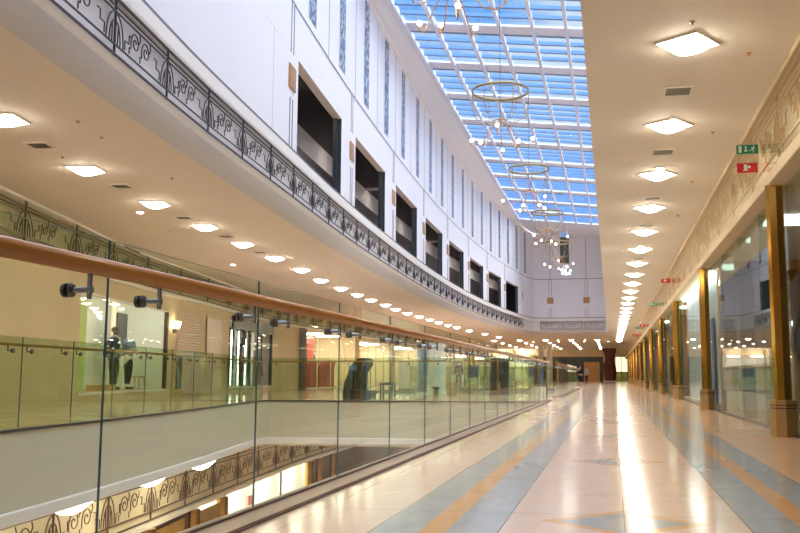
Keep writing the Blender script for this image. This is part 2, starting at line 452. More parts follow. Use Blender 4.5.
# grooves on the wall
mb = MB()
for (y0, y1) in OPEN:
    yc = y0 - .62
    for d in (-.12, .12):
        x = A(yc + d)
        mb.box(x - .01, x + .012, yc + d - .018, yc + d + .018, 8.75, 10.05)
        mb.box(x - .01, x + .012, yc + d - .018, yc + d + .018, 6.35, 7.6)
for y in frange(24.6, 82, 15): x = A(y); mb.box(x - .01, x + .008, y - .012, y + .012, 10.1, 14.4)
for xc in (-5.62, -2.16):
    for d in (-.12, .12):
        mb.box(xc + d - .018, xc + d + .018, ENDY - .012, ENDY, 8.4, 9.9 + .15); mb.box(xc + d - .018, xc + d + .018, ENDY - .012, ENDY, 6.35, 7.3)
    mb.box(xc - .02, xc + .02, ENDY - .012, ENDY, 10.1, 14.3)
struct(mb.build('trim_5', M['groove']))
# margin ceiling and coving between wall top and skylight
SKL, SKR, SZ0, SLOPE = -7.77, -.12, 14.62, -.11
def skz(x): return SZ0 + SLOPE * (x - SKL)
mb = MB()
for y0, y1 in zip(frange(BACKY, 84.5, 60), frange(BACKY, 84.5, 60)[1:]):
    xa, xb = A(y0), A(y1)
    if min(xa, xb) < SKL - .02 or max(xa, xb) < SKL:
        b = mb.add([(xa - .1, y0, WT), (max(SKL, xa), y0, SZ0 - .02), (max(SKL, xb), y1, SZ0 - .02), (xb - .1, y1, WT)]); mb.face([b, b + 1, b + 2, b + 3])
Y0S, PITCH, NB = 33.6 - 4.53 * 8, 4.53, 18
YEND = Y0S + PITCH * NB
b = mb.add([(-9, YEND, skz(-9)), (SKR, YEND, skz(SKR)), (SKR, ENDY + .1, skz(SKR) + .02), (-9, ENDY + .1, skz(-9) + .02)]); mb.face([b, b + 1, b + 2, b + 3])
b = mb.add([(-9, BACKY, SZ0), (SKR, BACKY, skz(SKR)), (SKR, Y0S, skz(SKR)), (-9, Y0S, SZ0)]); mb.face([b, b + 1, b + 2, b + 3])
struct(mb.build('ceiling', M['wall']))
mb = MB(); sweep(mb, full[:-5], [(0, WT - .14), (.06, WT - .12), (.10, WT - .03), (.10, WT), (0, WT)])
struct(mb.build('trim_6', M['cornice']))

# ------------------------------------------------------------------ skylight
sky = empty('skylight', (0, 0, 14), label='long blue glazed skylight with white beams over the atrium', cat='skylight')
NX = 6
xs = [SKL + (SKR - SKL) * i / NX for i in range(NX + 1)]
def sbar(mb, x0, x1, y0, y1, dz0, dz1):
    b = mb.add([(x, y, skz(x) + dz - 14) for dz in (dz0, dz1) for y in (y0, y1) for x in (x0, x1)])
    for q in ((0, 2, 3, 1), (4, 5, 7, 6), (0, 1, 5, 4), (2, 6, 7, 3), (0, 4, 6, 2), (1, 3, 7, 5)): mb.face([b + i for i in q])
for i in range(NB + 1):
    y = Y0S + PITCH * i; m = MB(); sbar(m, SKL, SKR, y - .46, y + .46, -.03, .045); m.build('cross_beam', M['frame'], sky)
for i in range(NX + 1):
    m = MB(); w = .068 if 0 < i < NX else .12
    sbar(m, xs[i] - w, xs[i] + w, Y0S, YEND, -.19, .06); m.build('rafter', M['frame'], sky)
for i in range(NB):
    y = Y0S + PITCH * i; m = MB()
    for j in range(4): sbar(m, SKL, SKR, y + .46 + j * (PITCH - .92) / 4 - .065, y + .46 + j * (PITCH - .92) / 4 + .065, -.05, .09)
    m.build('transom', M['transom'], sky)
    m = MB(); b = m.add([(SKL, y, skz(SKL) - 13.95), (SKR, y, skz(SKR) - 13.95), (SKR, y + PITCH, skz(SKR) - 13.95), (SKL, y + PITCH, skz(SKL) - 13.95)]); m.face([b, b + 1, b + 2, b + 3])
    m.build('glass_pane', M['skyglass'], sky)

# ------------------------------------------------------------------ ornamental scrollwork (u along, v up)
def spiral(cx, cy, r, turns, a0, dirn=1, n=14):
    return [(cx + r * (1 - .82 * t / n) * cos(a0 + dirn * 2 * pi * turns * t / n), cy + r * (1 - .82 * t / n) * sin(a0 + dirn * 2 * pi * turns * t / n)) for t in range(n + 1)]
def motif(L, Hh):
    P = []
    r = .17 * Hh
    bot, top = .17 * Hh, .76 * Hh
    def stair(u, s): return [(u, bot + .04), (u, bot + .22 * Hh), (u + s * .07 * L, bot + .22 * Hh), (u + s * .07 * L, bot + .38 * Hh), (u + s * .12 * L, bot + .38 * Hh)]
    for s, o in ((1, 0), (-1, L)):
        P.append([(o + s * (.02 + .13 * L * sin(a)), bot + (top - bot) * (.02 + .95 * cos(a * .98))) for a in frange(0, pi / 2, 8)])
        P.append([(o + s * (.01 + .085 * L * sin(a)), bot + (top - bot) * (.02 + .70 * cos(a * .98))) for a in frange(0, pi / 2, 7)])
        P.append([(o + s * .045 * L, bot), (o + s * .05 * L, bot + .35 * Hh)])
        P.append(stair(o + s * .17 * L, s))
    r = .19 * Hh; cz = bot + .33 * Hh
    for cu in (.35 * L, .35 * L + 2.6 * r):
        P.append([(cu - 1.35 * r, bot + .05 * Hh), (cu - 1.35 * r, bot + .17 * Hh), (cu - r, bot + .17 * Hh)] + spiral(cu, cz, r, 1.5, pi, -1, 18))
        P.append([(cu + r * .9, cz + r * .3), (cu + r * 1.2, cz + r * .75), (cu + r * 1.0, cz + r * 1.2)])
    return P
def grille_bay(L, Hh, th, name, material, parent=None):
    m = MB()
    for pl in motif(L, Hh): m.tube([(u, 0, v) for u, v in pl], th, 4)
    return m.build(name, material, parent)
def grille_rails(L, Hh, th):
    m = MB()
    for v, t in ((0, 1.3), (.17, 1), (.76, 1), (.85, 1), (1, 1.5)): m.box(0, L, -th * t, th * t, Hh * v - th * t, Hh * v + th * t)
    return m
def grille_run(name, f, y0, L, n, z, Hh, off, th, material, label, extra=()):
    root = empty(name, (0, 0, z), label=label, cat='grille', group=None)
    bay = rails = post = None
    cells = []; y = y0
    for i in range(n):
        yb = y + L
        for _ in range(4): yb = y + sqrt(max(.01, L * L - (f(yb) - f(y)) ** 2))
        cells.append((f(y) + off, y, math.atan2(yb - y, f(yb) - f(y)))); y = yb
    cells += list(extra)
    for (cx, cy, rz) in cells:
        if bay is None:
            bay = grille_bay(L, Hh, th, 'scroll_panel', material, root)
            rails = grille_rails(L, Hh, th).build('rail', material, root)
            pm = MB(); pm.box(-th * 1.3, th * 1.3, -th * 1.3, th * 1.3, -.02, Hh + .02); post = pm.build('post', material, root)
            trio = (bay, rails, post)
        else:
            trio = tuple(o.copy() for o in (bay, rails, post))
            for o in trio: COL.objects.link(o)
        for o in trio: o.parent = root; o.location = (cx, cy, 0); o.rotation_euler.z = rz
    return root
# 37 bays along the curve, then three across the end wall
grille_run('ornamental_grille', A, 3.0 - .02, 2.0, 40, 5.17, .80, .03, .0105, M['iron'],
           'dark scrollwork grille in the frieze along the curved white atrium wall',
           extra=[(-6.6 + 2.12 * i, ENDY - .05, 0) for i in range(3)])
grille_run('ornamental_grille', B, 5.6, 3.25, 27, 3.78, .98, .12, .0145, M['bronzedark'],
           'bronze scrollwork grille above the shopfronts across the void')
grille_run('ornamental_grille', lambda y: RX, 1.0, 2.35, 46, 3.74, .93, .02, .014, M['goldmetal'],
           'gold scrollwork grille above the shopfronts on the right')
grille_run('ornamental_grille', LW, 9.5, 2.6, 14, -2.95, 1.22, .06, .0135, M['darkbrown'],
           'dark brown scrollwork grille above the shops on the floor below')

# ------------------------------------------------------------------ ceiling lamps
def make_lamp():
    r = empty('ceiling_lamp', (0, 0, 0), cat='ceiling lamp')
    m = MB(); w = .285
    m.box(-w, w, -w, w, -.025, 0); f = m.build('frame', M['cornice'], r)
    m = MB(); n = 6; q = .265
    g = [[(-q + 2 * q * i / n, -q + 2 * q * j / n, -.026 - .11 * (1 - abs(2 * i / n - 1) ** 2.4) * (1 - abs(2 * j / n - 1) ** 2.4)) for i in range(n + 1)] for j in range(n + 1)]
    b = m.add([p for row in g for p in row])
    for j in range(n):
        for i in range(n): a = b + j * (n + 1) + i; m.face([a, a + n + 1, a + n + 2, a + 1])
    m.build('diffuser', M['lamp'], r, smooth=True)
    return reg(r)
lamp = make_lamp(); used = [False]
def place_lamp(x, y, z, rz, label, group, sc=(1, 1, 1)):
    if not used[0]:
        used[0] = True; lamp.location = (x, y, z); lamp.rotation_euler.z = rz; tag(lamp, label, group=group); return
    dup(lamp, (x, y, z), rz, label, group).scale = sc
RL = math.radians(56)
for i in range(27):
    y = 10.87 + 3.62 * i
    if i == 0: pass
    place_lamp(1.0, y, CZ, RL, 'glowing square lamp, %s from the camera in the right walkway ceiling row' % nth(i + 1), 'square lamps over the right walkway')
for j, y in enumerate((7.2, 3.6)):
    place_lamp(1.0, y, CZ, RL, 'square lamp in the right walkway ceiling just above the top of the picture', 'square lamps over the right walkway')
LL = [(-8.6, 8.8), (-9.29, 12.3), (-10.0, 15.7), (-10.42, 19.2), (-10.72, 22.49), (-10.98, 25.67), (-11.22, 28.99), (-11.47, 32.4), (-11.94, 36.15), (-12.15, 39.7),
      (-12.30, 43.0), (-12.43, 46.1), (-12.50, 49.4), (-12.7, 52.8), (-12.75, 56.2), (-12.72, 59.7), (-12.66, 63.1), (-12.65, 66.5), (-12.62, 70.1), (-12.5, 73.6), (-12.3, 79.0), (-11.8, 85.5), (-11.3, 92.5)]
for i, (x, y) in enumerate(LL):
    place_lamp(x, y, CZ, math.radians(8), 'glowing square lamp, %s from the camera in the left gallery ceiling row' % nth(i + 1), 'square lamps over the left gallery')
for j, y in enumerate((102, 110, 118, 126, 134)):
    for i, x in enumerate((-13.0, -10.1, -7.2, -4.3, -1.4)):  # two leftmost columns added to brighten the far hall ceiling
        place_lamp(x, y, CZ, 0, 'square lamp beyond the atrium end wall, %s from left in %s row' % (nth(i + 1), nth(j + 1)), 'square lamps in the far hall', (1, 1, 1) if j == 0 else (.6, .6, .8))
for i, (x, y) in enumerate([(-9.1, 11.2), (-9.55, 14.95), (-10.2, 19.0), (-10.7, 22.6)]):
    place_lamp(x, y, -1.40, math.radians(8), 'glowing lamp under the left slab on the floor below, %s from camera' % nth(i + 1), 'square lamps on the floor below', (1.3, 1.3, 2.0))
for i, (x, y) in enumerate([(-8, 33), (-5, 33), (-13.2, 33), (-7, 48), (-7, 60), (3, 12), (3, 24)]):
    if i < 3: place_lamp(x, y, -1.40, 0, 'glowing lamp under the bridge on the floor below, %s from its left end' % nth((2, 3, 1)[i]), 'square lamps on the floor below')
for i, (y0, y1) in enumerate(OPEN):
    yc = y0 + 3.4; place_lamp(A(yc) - 1.1, yc, 9.29, .1, 'small lamp in the dark room behind the %s opening of the atrium wall' % nth(i + 1), 'lamps behind the atrium openings', (.5, .5, .6))
# round downlights
def make_spot():
    r = empty('downlight', cat='ceiling spotlight'); m = MB(); m.lathe([(.10, 0), (.12, -.012), (.10, -.02)], n=14); m.build('trim_ring', M['cornice'], r)
    m = MB(); m.lathe([(.085, -.021), (.08, -.03), (.03, -.034)], n=14); m.build('lens', M['smalllamp'], r); return reg(r)
sp = make_spot(); first = True
spots = [(1.02, 17.6, 'right walkway'), (1.02, 28.4, 'right walkway'), (1.02, 39.3, 'right walkway'), (1.02, 50.1, 'right walkway')]
for i, (x, y, w) in enumerate(spots):
    o = sp if i == 0 else dup(sp)
    o.location = (x, y, CZ); tag(o, 'small round downlight between square lamps, %s from camera over the right walkway' % nth(i + 1), group='round downlights')
for i, (x, y) in enumerate([(-11.35, 20.2), (-13.4, 30.5), (-5.8, 102.5), (-2.8, 102.5), (-9.0, 107), (-6, 107), (-3, 107), (-.2, 107)]):
    tag(dup(sp, (x, y, CZ)), ('small round downlight in the left gallery ceiling, %s from camera' % nth(i + 1)) if i < 2 else 'small round downlight in the far hall ceiling, %s of six' % nth(i - 1), group='round downlights')
# vents
def make_vent():
    r = empty('ceiling_vent', cat='air vent'); m = MB()
    for a, b, c, d in ((-.2, .2, -.2, -.17), (-.2, .2, .17, .2), (-.2, -.17, -.17, .17), (.17, .2, -.17, .17)): m.box(a, b, c, d, -.02, 0)
    m.build('frame', M['cornice'], r); m = MB()
    m.box(-.17, .17, -.17, .17, -.004, 0); 
    for i in range(7): m.box(-.15 + i * .05 - .006, -.15 + i * .05 + .012, -.17, .17, -.018, -.004)
    m.build('slats', M['vent'], r); return reg(r)
vt = make_vent()
for i, (x, y) in enumerate([(1.02, 12.75), (1.01, 16.3), (1.01, 20.6), (1.01, 24.4), (1.0, 31.4)]):
    o = vt if i == 0 else dup(vt); o.location = (x, y, CZ); tag(o, 'square louvred vent in the right walkway ceiling, %s from camera' % nth(i + 1), group='ceiling vents')
for i, (x, y) in enumerate([(-9.77, 13.9), (-10.18, 17.3), (-10.65, 21.1), (-10.9, 24.2), (-11.2, 27.6)]):
    tag(dup(vt, (x, y, CZ), .14), 'dark louvred vent in the left gallery ceiling, %s from camera' % nth(i + 1), group='ceiling vents')
# sprinklers and detectors
m = MB(); m.lathe([(.035, 0), (.035, -.008), (.010, -.012), (.010, -.028), (.02, -.032), (.02, -.035)], n=10)
spk = m.build('sprinkler_head', M['brown']); first = True
for i, (x, y) in enumerate([(1.0, 10.2), (1.01, 14.02), (1.78, 11.36), (1.75, 15.1), (1.0, 21.2), (1.75, 19), (1.75, 23)]):
    o = spk if first else spk.copy()
    if not first: COL.objects.link(o)
    first = False; o.location = (x, y, CZ); tag(o, 'small brass sprinkler in the right walkway ceiling, %s nearest' % nth((1, 3, 2, 4, 6, 5, 7)[i]), 'sprinkler', 'ceiling sprinklers')
for i, (x, y) in enumerate([(-8.25, 12.66), (-8.41, 13.61), (-8.75, 16.78), (-12.0, 23.0), (-9.9, 14.77)]):
    o = spk.copy(); COL.objects.link(o); o.location = (x, y, CZ); tag(o, 'small brass sprinkler in the left gallery ceiling, %s nearest' % nth((1, 2, 4, 5, 3)[i]), 'sprinkler', 'ceiling sprinklers')

# ------------------------------------------------------------------ bronze wall plaques
m = MB(); m.box(0, .035, -.30, .30, -.30, .30); m.box(.035, .045, -.25, .25, -.25, .25)
pq = m.build('wall_plaque', M['brown'], bevel=.01)
for i, (y0, y1) in enumerate(OPEN):
    o = pq if i == 0 else pq.copy()
    if i: COL.objects.link(o)
    yc = y0 - .62; sl = (A(yc + .1) - A(yc - .1)) / .2
    o.location = (A(yc), yc, 8.12); o.rotation_euler.z = -math.atan(sl)
    tag(o, 'square bronze wall plaque left of the %s dark opening' % nth(i + 1), 'wall plaque', 'bronze plaques on the atrium wall')
o = pq.copy(); COL.objects.link(o); yc = 82.6; o.location = (A(yc), yc, 8.12); o.rotation_euler.z = math.radians(8); tag(o, 'square bronze wall plaque beyond the last dark opening', 'wall plaque', 'bronze plaques on the atrium wall')
for i, x in enumerate((-5.62, -2.16)):
    o = pq.copy(); COL.objects.link(o); o.location = (x, ENDY, 8.0); o.rotation_euler.z = -pi / 2
    tag(o, 'square bronze plaque on the end wall, %s one' % ('left', 'right')[i], 'wall plaque', 'bronze plaques on the atrium wall')

# ------------------------------------------------------------------ chandeliers
def make_chandelier():
    r = empty('ring_chandelier', cat='chandelier')
    m = MB(); m.tube([(.98 * cos(a), .98 * sin(a), 0) for a in frange(0, 2 * pi, 40)[:-1]], .027, 6, True, flat=1.9)
    m.build('ring', mat('bronze_ring', (.30, .23, .10), .4, .5), r, smooth=True)
    m = MB(); m.tube([(0, 0, -1.0), (0, 0, 3.35)], .013, 5)
    for a in (0, 2.1, 4.2): m.tube([(0, 0, .35), (.96 * cos(a), .96 * sin(a), .02)], .007, 4)
    m.build('cable', M['darksteel'], r)
    m = MB(); m.ball((0, 0, -1.02), .07, 8); m.build('hub', M['brown'], r)
    k = MB()
    for i in range(6):
        a = i * pi / 3 + .4; c, s = cos(a), sin(a)
        pts = [(.97, -.02), (1.0, -.5), (.86, -.95), (.48, -1.15), (.08, -1.0)]
        m = MB(); m.tube([(c * u, s * u, w) for u, w in pts], .017, 5); arm = m.build('arm', M['bronze'], r)
        a2 = a + .5; c2, s2 = cos(a2), sin(a2); R = (.75, 1.25)[i % 2]; zz = (-1.95, -1.6)[i % 2]
        pts = [(.05, -1.03), (.3 * R, -1.25), (.62 * R, -1.75), (.85 * R, zz - .22), (R, zz - .1)]
        m = MB(); m.tube([(c2 * u, s2 * u, w) for u, w in pts], .017, 5); m.tube([(c2 * R, s2 * R, zz - .13), (c2 * R, s2 * R, zz - .02)], .03, 6); arm = m.build('lamp_arm', M['brown'], r)
        m = MB(); m.ball((c2 * R, s2 * R, zz + .045), .06, 8); m.build('bulb', M['bulb'], arm, smooth=True)
    return reg(r)
ch = make_chandelier()
for i, (x, y) in enumerate([(-3.35, 19.0), (-3.6, 30.3), (-3.7, 42.6), (-3.7, 55.6), (-3.75, 68.5)]):
    o = ch if i == 0 else dup(ch); o.location = (x, y, (10.6, 10.65, 10.7, 10.9, 10.9)[i]); o.rotation_euler.z = i * .7
    tag(o, 'bronze ring chandelier with curling arms and round bulbs, %s from the camera' % nth(i + 1), group='ring chandeliers under the skylight')
r = empty('lantern_column', (-3.55, 74, 0), label='dark square lantern hanging before the end wall with bulb cluster below', cat='chandelier')
m = MB(); m.box(-.36, .36, -.36, .36, 10.0, 12.1); m.build('shaft', mat('dark_lattice', (.035, .03, .012), .5, vary=.5, scale=6), r)
m = MB(); m.box(-.30, .30, -.30, .30, 12.1, 12.55); m.build('cap', M['steel'], r)
m = MB(); m.tube([(0, 0, 12.5), (0, 0, 13.9)], .02, 5); m.build('cable', M['darksteel'], r)
m = MB()
for i in range(16):
    a = i * 2.4; rr = .15 + .35 * (i % 3) / 2; m.tube([(.1 * cos(a), .1 * sin(a), 10.0), (rr * cos(a), rr * sin(a), 9.2 + .08 * (i % 5))], .012, 4)
m.build('drops', M['chrome'], r)
for i in range(9):
    a = i * 2.4; rr = .12 + .34 * (i % 3) / 2
    m = MB(); m.ball((rr * cos(a), rr * sin(a), 9.1 + .09 * (i % 5)), .075, 7); m.build('bulb', M['bulb'], r)

# ------------------------------------------------------------------ balustrades
def bracket_mesh():
    k = MB(); k.lathe([(.030, -.025), (.036, -.02), (.036, -.004), (.030, 0)], (0, 0, 0), 14, 'x')
    k.lathe([(.030, .012), (.036, .016), (.036, .034), (.028, .038)], (0, 0, 0), 14, 'x')
    return k
def balustrade(y0, y1, x, label, joints, post_end=True):
    root = empty('glass_balustrade', (x, y0, 0), label=label, cat='balustrade')
    m = MB()
    m.box(-.07, .17, 0, y1 - y0, 0, .022); m.cur = 1; m.box(.17, .182, 0, y1 - y0, .0, .012); m.box(-.012, .012, 0, y1 - y0, .022, .034); m.build('kerb', [M['kerb'], M['darkbrown']], root)
    m = MB(); m.tube([(.085, 0, 1.20), (.085, y1 - y0, 1.20)], .035, 16); m.build('handrail', M['oak'], root, smooth=True)
    js = joints; first = None
    for a, b in zip(js, js[1:]):
        m = MB(); m.box(-.005, .005, a + .003 - y0, b - .003 - y0, .03, 1.335)
        g = m.build('glass_panel', M['railglass'], root)
        m = MB(); m.box(-.0052, .0052, b - .0035 - y0, b - .0025 - y0, .03, 1.334); m.box(-.005, .005, a + .003 - y0, b - .003 - y0, 1.3351, 1.3365)
        m.build('polished_edge', M['glassedge'], g)
        for d in (a + .27, b - .27):
            if first is None:
                m = MB(); m.lathe([(.018, -.022), (.026, -.018), (.028, -.010), (.028, -.002)], (-.005, 0, 0), 14, 'x'); m.lathe([(.028, .0), (.028, .008), (.022, .014)], (.005, 0, 0), 14, 'x')
                m.cur = 1; m.lathe([(.0125, .014), (.0125, .088)], (.0, 0, 0), 12, 'x'); m.tube([(.085, 0, -.035), (.085, 0, .075)], .010, 10); m.lathe([(.016, .078), (.016, .094)], (0, 0, 0), 12, 'x')
                first = m.build('bracket', [M['darksteel'], M['steel']], root, smooth=False); o = first
            else: o = first.copy(); COL.objects.link(o); o.parent = root
            o.location = (0, d - y0, 1.105)
    return root
js = [1.77 + 1.615 * k for k in range(-3, 17)]; js = [j for j in js if j < 27.9] + [29.1]
bal = balustrade(js[0], 29.1, -2.03, 'near glass balustrade with wooden handrail along the right walkway', js)
m = MB(); m.box(-.02, .02, 29.1 - js[0], 29.1 - js[0] + .04, 0, 1.38); m.build('end_post', M['charcoal'], bal)
js2 = frange(33.5, 58.0, 15)
balustrade(33.5, 58.0, -2.03, 'farther glass balustrade with wooden handrail before the far hall', js2)
# left gallery balustrade (curved) and the one across the bridge
def curved_bal(path, label, z1=1.25, step=1.62):
    root = empty('glass_balustrade', (path[0][0], path[0][1], 0), label=label, cat='balustrade')
    ox, oy = path[0]
    loc = [(x - ox, y - oy) for x, y in path]
    m = MB(); m.tube([(x, y, z1) for x, y in offset_path(loc, -.08)], .027, 8); m.build('handrail', M['oak'], root, smooth=True)
    br = None
    for (xa, ya), (xb, yb) in zip(loc, loc[1:]):
        L = math.hypot(xb - xa, yb - ya); rz = math.atan2(yb - ya, xb - xa)
        m = MB(); m.box(.008, L - .008, -.007, .007, .02, z1 + .11); g = m.build('glass_panel', M['greenglass'], root, loc=(xa, ya, 0), rz=rz)
        m = MB(); m.box(L - .014, L - .004, -.007, .007, .02, z1 + .11); m.build('polished_edge', M['glassedge'], g)
        for d in (.27, L - .27):
            if br is None:
                m = MB(); m.tube([(0, 0, -.10), (0, .08, -.10), (0, .08, 0)], .012, 5); m.lathe([(.035, -.02), (.035, .02)], (0, 0, -.10), 10, 'y'); br = m.build('bracket', M['darksteel'], root); o = br
            else: o = br.copy(); COL.objects.link(o); o.parent = root
            o.location = (xa + cos(rz) * d, ya + sin(rz) * d, z1); o.rotation_euler.z = rz
    return root
pl = []; y = 1.0
while y < 27.8: pl.append((SL(y), y)); y += 1.60
pl.append((SL(27.95), 27.95))
curved_bal([(x - .05, y) for x, y in pl], 'curved green glass balustrade edging the left gallery across the void')
n = 6
curved_bal([(SL(28) + .1 + (-2.15 - SL(28) - .1) * i / n, 28.06) for i in range(n + 1)], 'glass balustrade across the front of the bridge over the void')
curved_bal([(-12.1 + 9.9 * i / 6, 54.1) for i in range(7)], 'distant green glass balustrade on the far side of the second void')

# ------------------------------------------------------------------ right shopfronts
COLY = [2.8 + 9.48 * k for k in range(-1, 12)]
def make_col():
    r = empty('gold_column', cat='column')
    def octo(rad): return [(1.0 * rad * cos(-pi / 2 + pi / 4 * k), rad * sin(-pi / 2 + pi / 4 * k)) for k in range(8)]
    m = MB(); m.prism(octo(.115), .45, 3.32); m.build('shaft', M['gold'], r)
    m = MB(); m.prism(octo(.175), 0, .47, octo(.165)); b = m.build('plinth', M['goldbase'], r)
    m = MB(); m.prism(octo(.173), .36, .372); m.prism(octo(.173), .40, .412); m.build('ring_groove', M['darkbrown'], b)
    return reg(r)
gc = make_col(); c0 = True
for i, y in enumerate(COLY):
    o = gc if c0 else dup(gc); c0 = False; o.location = (2.205, y + .15, 0)
    tag(o, 'polished gold octagonal column, %s from the camera beside the right walkway' % nth(max(1, i - 1)) if i > 1 else 'polished gold octagonal column beside the camera', group='gold columns on the right')
mb = MB()
mb.box(2.11, RX + .10, BACKY, FARY, 3.30, 3.46); mb.box(2.27, RX + .10, BACKY, FARY, 4.71, CZ)
struct(mb.build('trim_7', M['tanwall'], bevel=.012))
mb = MB(); mb.box(RX + .10, RX + .18, BACKY, FARY, 3.3, CZ); struct(mb.build('wall_right', M['goldfrieze']))
m = MB(); m.box(2.295, 2.303, BACKY, FARY, 3.46, 4.71); fg = m.build('frieze_glazing', M['friezeglass']); tag(fg, 'long clear glass strip over the gold grille on the right', 'glass')
sf = empty('shopfront_glazing', (RX, BACKY, 0), label='tall glass shopfront between gold columns along the right walkway', cat='shopfront')
for i, (a, b) in enumerate(zip(COLY, COLY[1:])):
    nP = 4; L = b - a
    for k in range(nP):
        m = MB(); m.box(-.006, .006, a + L * k / nP + .005 - BACKY, a + L * (k + 1) / nP - .005 - BACKY, .03, 3.32); m.build('glass_panel', M['shopglass'], sf)
m = MB(); m.box(-.02, .02, 0, 115, 0, .03); m.build('floor_rail', M['darksteel'], sf)
# interior of right shops
mb = MB(); mb.box(6.5, 6.6, BACKY, FARY, 0, CZ); mb.cur = 1; mb.box(RX + .17, 6.5, BACKY, FARY, 3.46, 3.52)
mb.cur = 0
for y in COLY[1:]: mb.box(RX + .25, 6.5, y + .1, y + .3, 0, 3.46)
struct(mb.build('wall_right', [M['bluegrey'], M['greywall']]))
m = MB(); m.box(2.56, 2.60, 22.3, 31.0, .12, 3.28); cu = m.build('shop_curtain', M['curtain']); tag(cu, 'pale blue-white translucent backdrop filling the shop window between gold columns', 'curtain')
m = MB(); m.box(2.50, 2.53, 22.9, 23.9, .13, 2.2); o = m.build('poster', M['blue']); tag(o, 'tall blue poster against the pale shop window backdrop', 'poster')
m = MB(); m.box(2.36, 2.60, 22.3, 31, 0, .12); o = m.build('display_plinth', M['shopwhite']); tag(o, 'low white display base under the pale backdrop', 'plinth')
for i, y in enumerate((36, 44.5, 54, 63)):
    m = MB(); m.box(-.3, .3, -.9, .9, 0, .75); r = empty('display_table', (3.6, y, 0), label='shop display table behind right glass, %s from camera' % nth(i + 1), cat='table', group='display tables')
    m.build('body', [M['woodlight'], M['shopwhite'], M['charcoal'], M['woodlight']][i], r)
    m = MB(); m.box(-.34, .34, -.95, .95, .75, .79); m.build('top', M['shopwhite'], r)
m = MB(); m.lathe([(.16, 0), (.16, 2.9)], n=20); o = m.build('round_pillar', M['chrome'], loc=(3.6, 19.0, 0), smooth=True); m = MB(); m.lathe([(.2, 2.9), (.2, 3.1)], n=20); m.build('pillar_cap', M['brown'], o)
tag(o, 'slim chrome pillar inside the glazed shop on the right', 'pillar')  # pillar stands in for a reflection in the glass
for i, y in enumerate((16.0, 26.6, 36, 45.5, 55, 64.5, 74, 83)):
    m = MB(); m.box(2.7, 3.4, y - .4, y + .4, 3.40, 3.45); o = m.build('shop_light', M['shoplamp'] if i in (1, 3, 5) else M['coolstrip'])
    tag(o, 'flat glowing ceiling panel inside the right shops, %s from camera' % nth(i + 1), 'light panel', 'shop light panels')

m = MB(); m.box(2.40, 2.53, 22.4, 30.9, 3.24, 3.28); o = m.build('shop_light', M['washlamp']); tag(o, 'long white strip light over the pale shop window backdrop', 'light panel')  # added strip that whitens the backdrop below it
for i, (a, b) in enumerate(((COLY[1], COLY[2]), (COLY[2], COLY[3]), (COLY[4], COLY[5]), (COLY[5], COLY[6]))):
    for k in (1, 2, 3):
        y = a + (b - a) * k / 4; m = MB(); m.box(.012, .24, y - BACKY - .012, y - BACKY + .012, .03, 3.3); m.build('glass_fin', M['fin'], sf)
# hanging signs
def pict_sign(name, x0, y, z0, z1, material, kind, label):
    r = empty(name, (x0, y, z0), label=label, cat='sign', group='hanging signs on the right')
    w = RX - .06 - x0; h = z1 - z0
    m = MB(); m.box(0, w, -.012, .012, 0, h); m.build('plate', material, r, bevel=.004)
    m = MB(); yy = -.0145
    def rect(a, b, c, d): m.box(a * w, b * w, yy, -.0121, c * h, d * h)
    def seg(u0, v0, u1, v1, t=.035): 
        a, b = Vector((u0 * w, yy, v0 * h)), Vector((u1 * w, yy, v1 * h)); m.tube([a, b], t * h * 1.2, 4)
    if kind == 'exit':
        rect(.10, .24, .14, .86)                              # doorway
        rect(.40, .46, .30, .84); rect(.36, .5, .24, .36)
        m.ball((.80 * w, yy, .80 * h), .075 * h, 6, (1, .1, 1))
        seg(.78, .68, .72, .42, .07); seg(.78, .66, .66, .60); seg(.77, .66, .87, .52); seg(.72, .42, .80, .28); seg(.80, .28, .78, .12); seg(.72, .42, .62, .32); seg(.62, .32, .55, .34)
    else:
        rect(.34, .50, .20, .86); rect(.52, .66, .45, .70); seg(.34, .2, .28, .2)
    m.build('symbol', M['symbol'], r); 
    m = MB(); m.box(w * .1, w * .12, -.004, .004, h, h + .05); m.box(w * .88, w * .9, -.004, .004, h, h + .05); m.build('hanger', M['steel'], r)
pict_sign('exit_sign', 1.95, 13.95, 4.13, 4.27, M['green'], 'exit', 'nearest green emergency exit sign with running figure, right wall')
pict_sign('fire_sign', 1.96, 14.05, 3.86, 4.01, M['red'], 'fire', 'nearest red sign with white symbol, just below the green one')
pict_sign('fire_sign', 1.93, 34.6, 4.26, 4.42, M['red'], 'fire', 'second red hanging sign down the right wall')
pict_sign('exit_sign', 1.92, 44.2, 4.12, 4.28, M['green'], 'exit', 'second green exit sign down the right wall')
pict_sign('exit_sign', 1.92, 71.5, 4.40, 4.58, M['green'], 'exit', 'third and farthest green exit sign down the right wall')
pict_sign('fire_sign', 1.92, 60.0, 3.95, 4.13, M['red'], 'fire', 'third red hanging sign down the right wall')
pict_sign('fire_sign', 1.92, 80.0, 4.2, 4.4, M['red'], 'fire', 'farthest red hanging sign down the right wall')

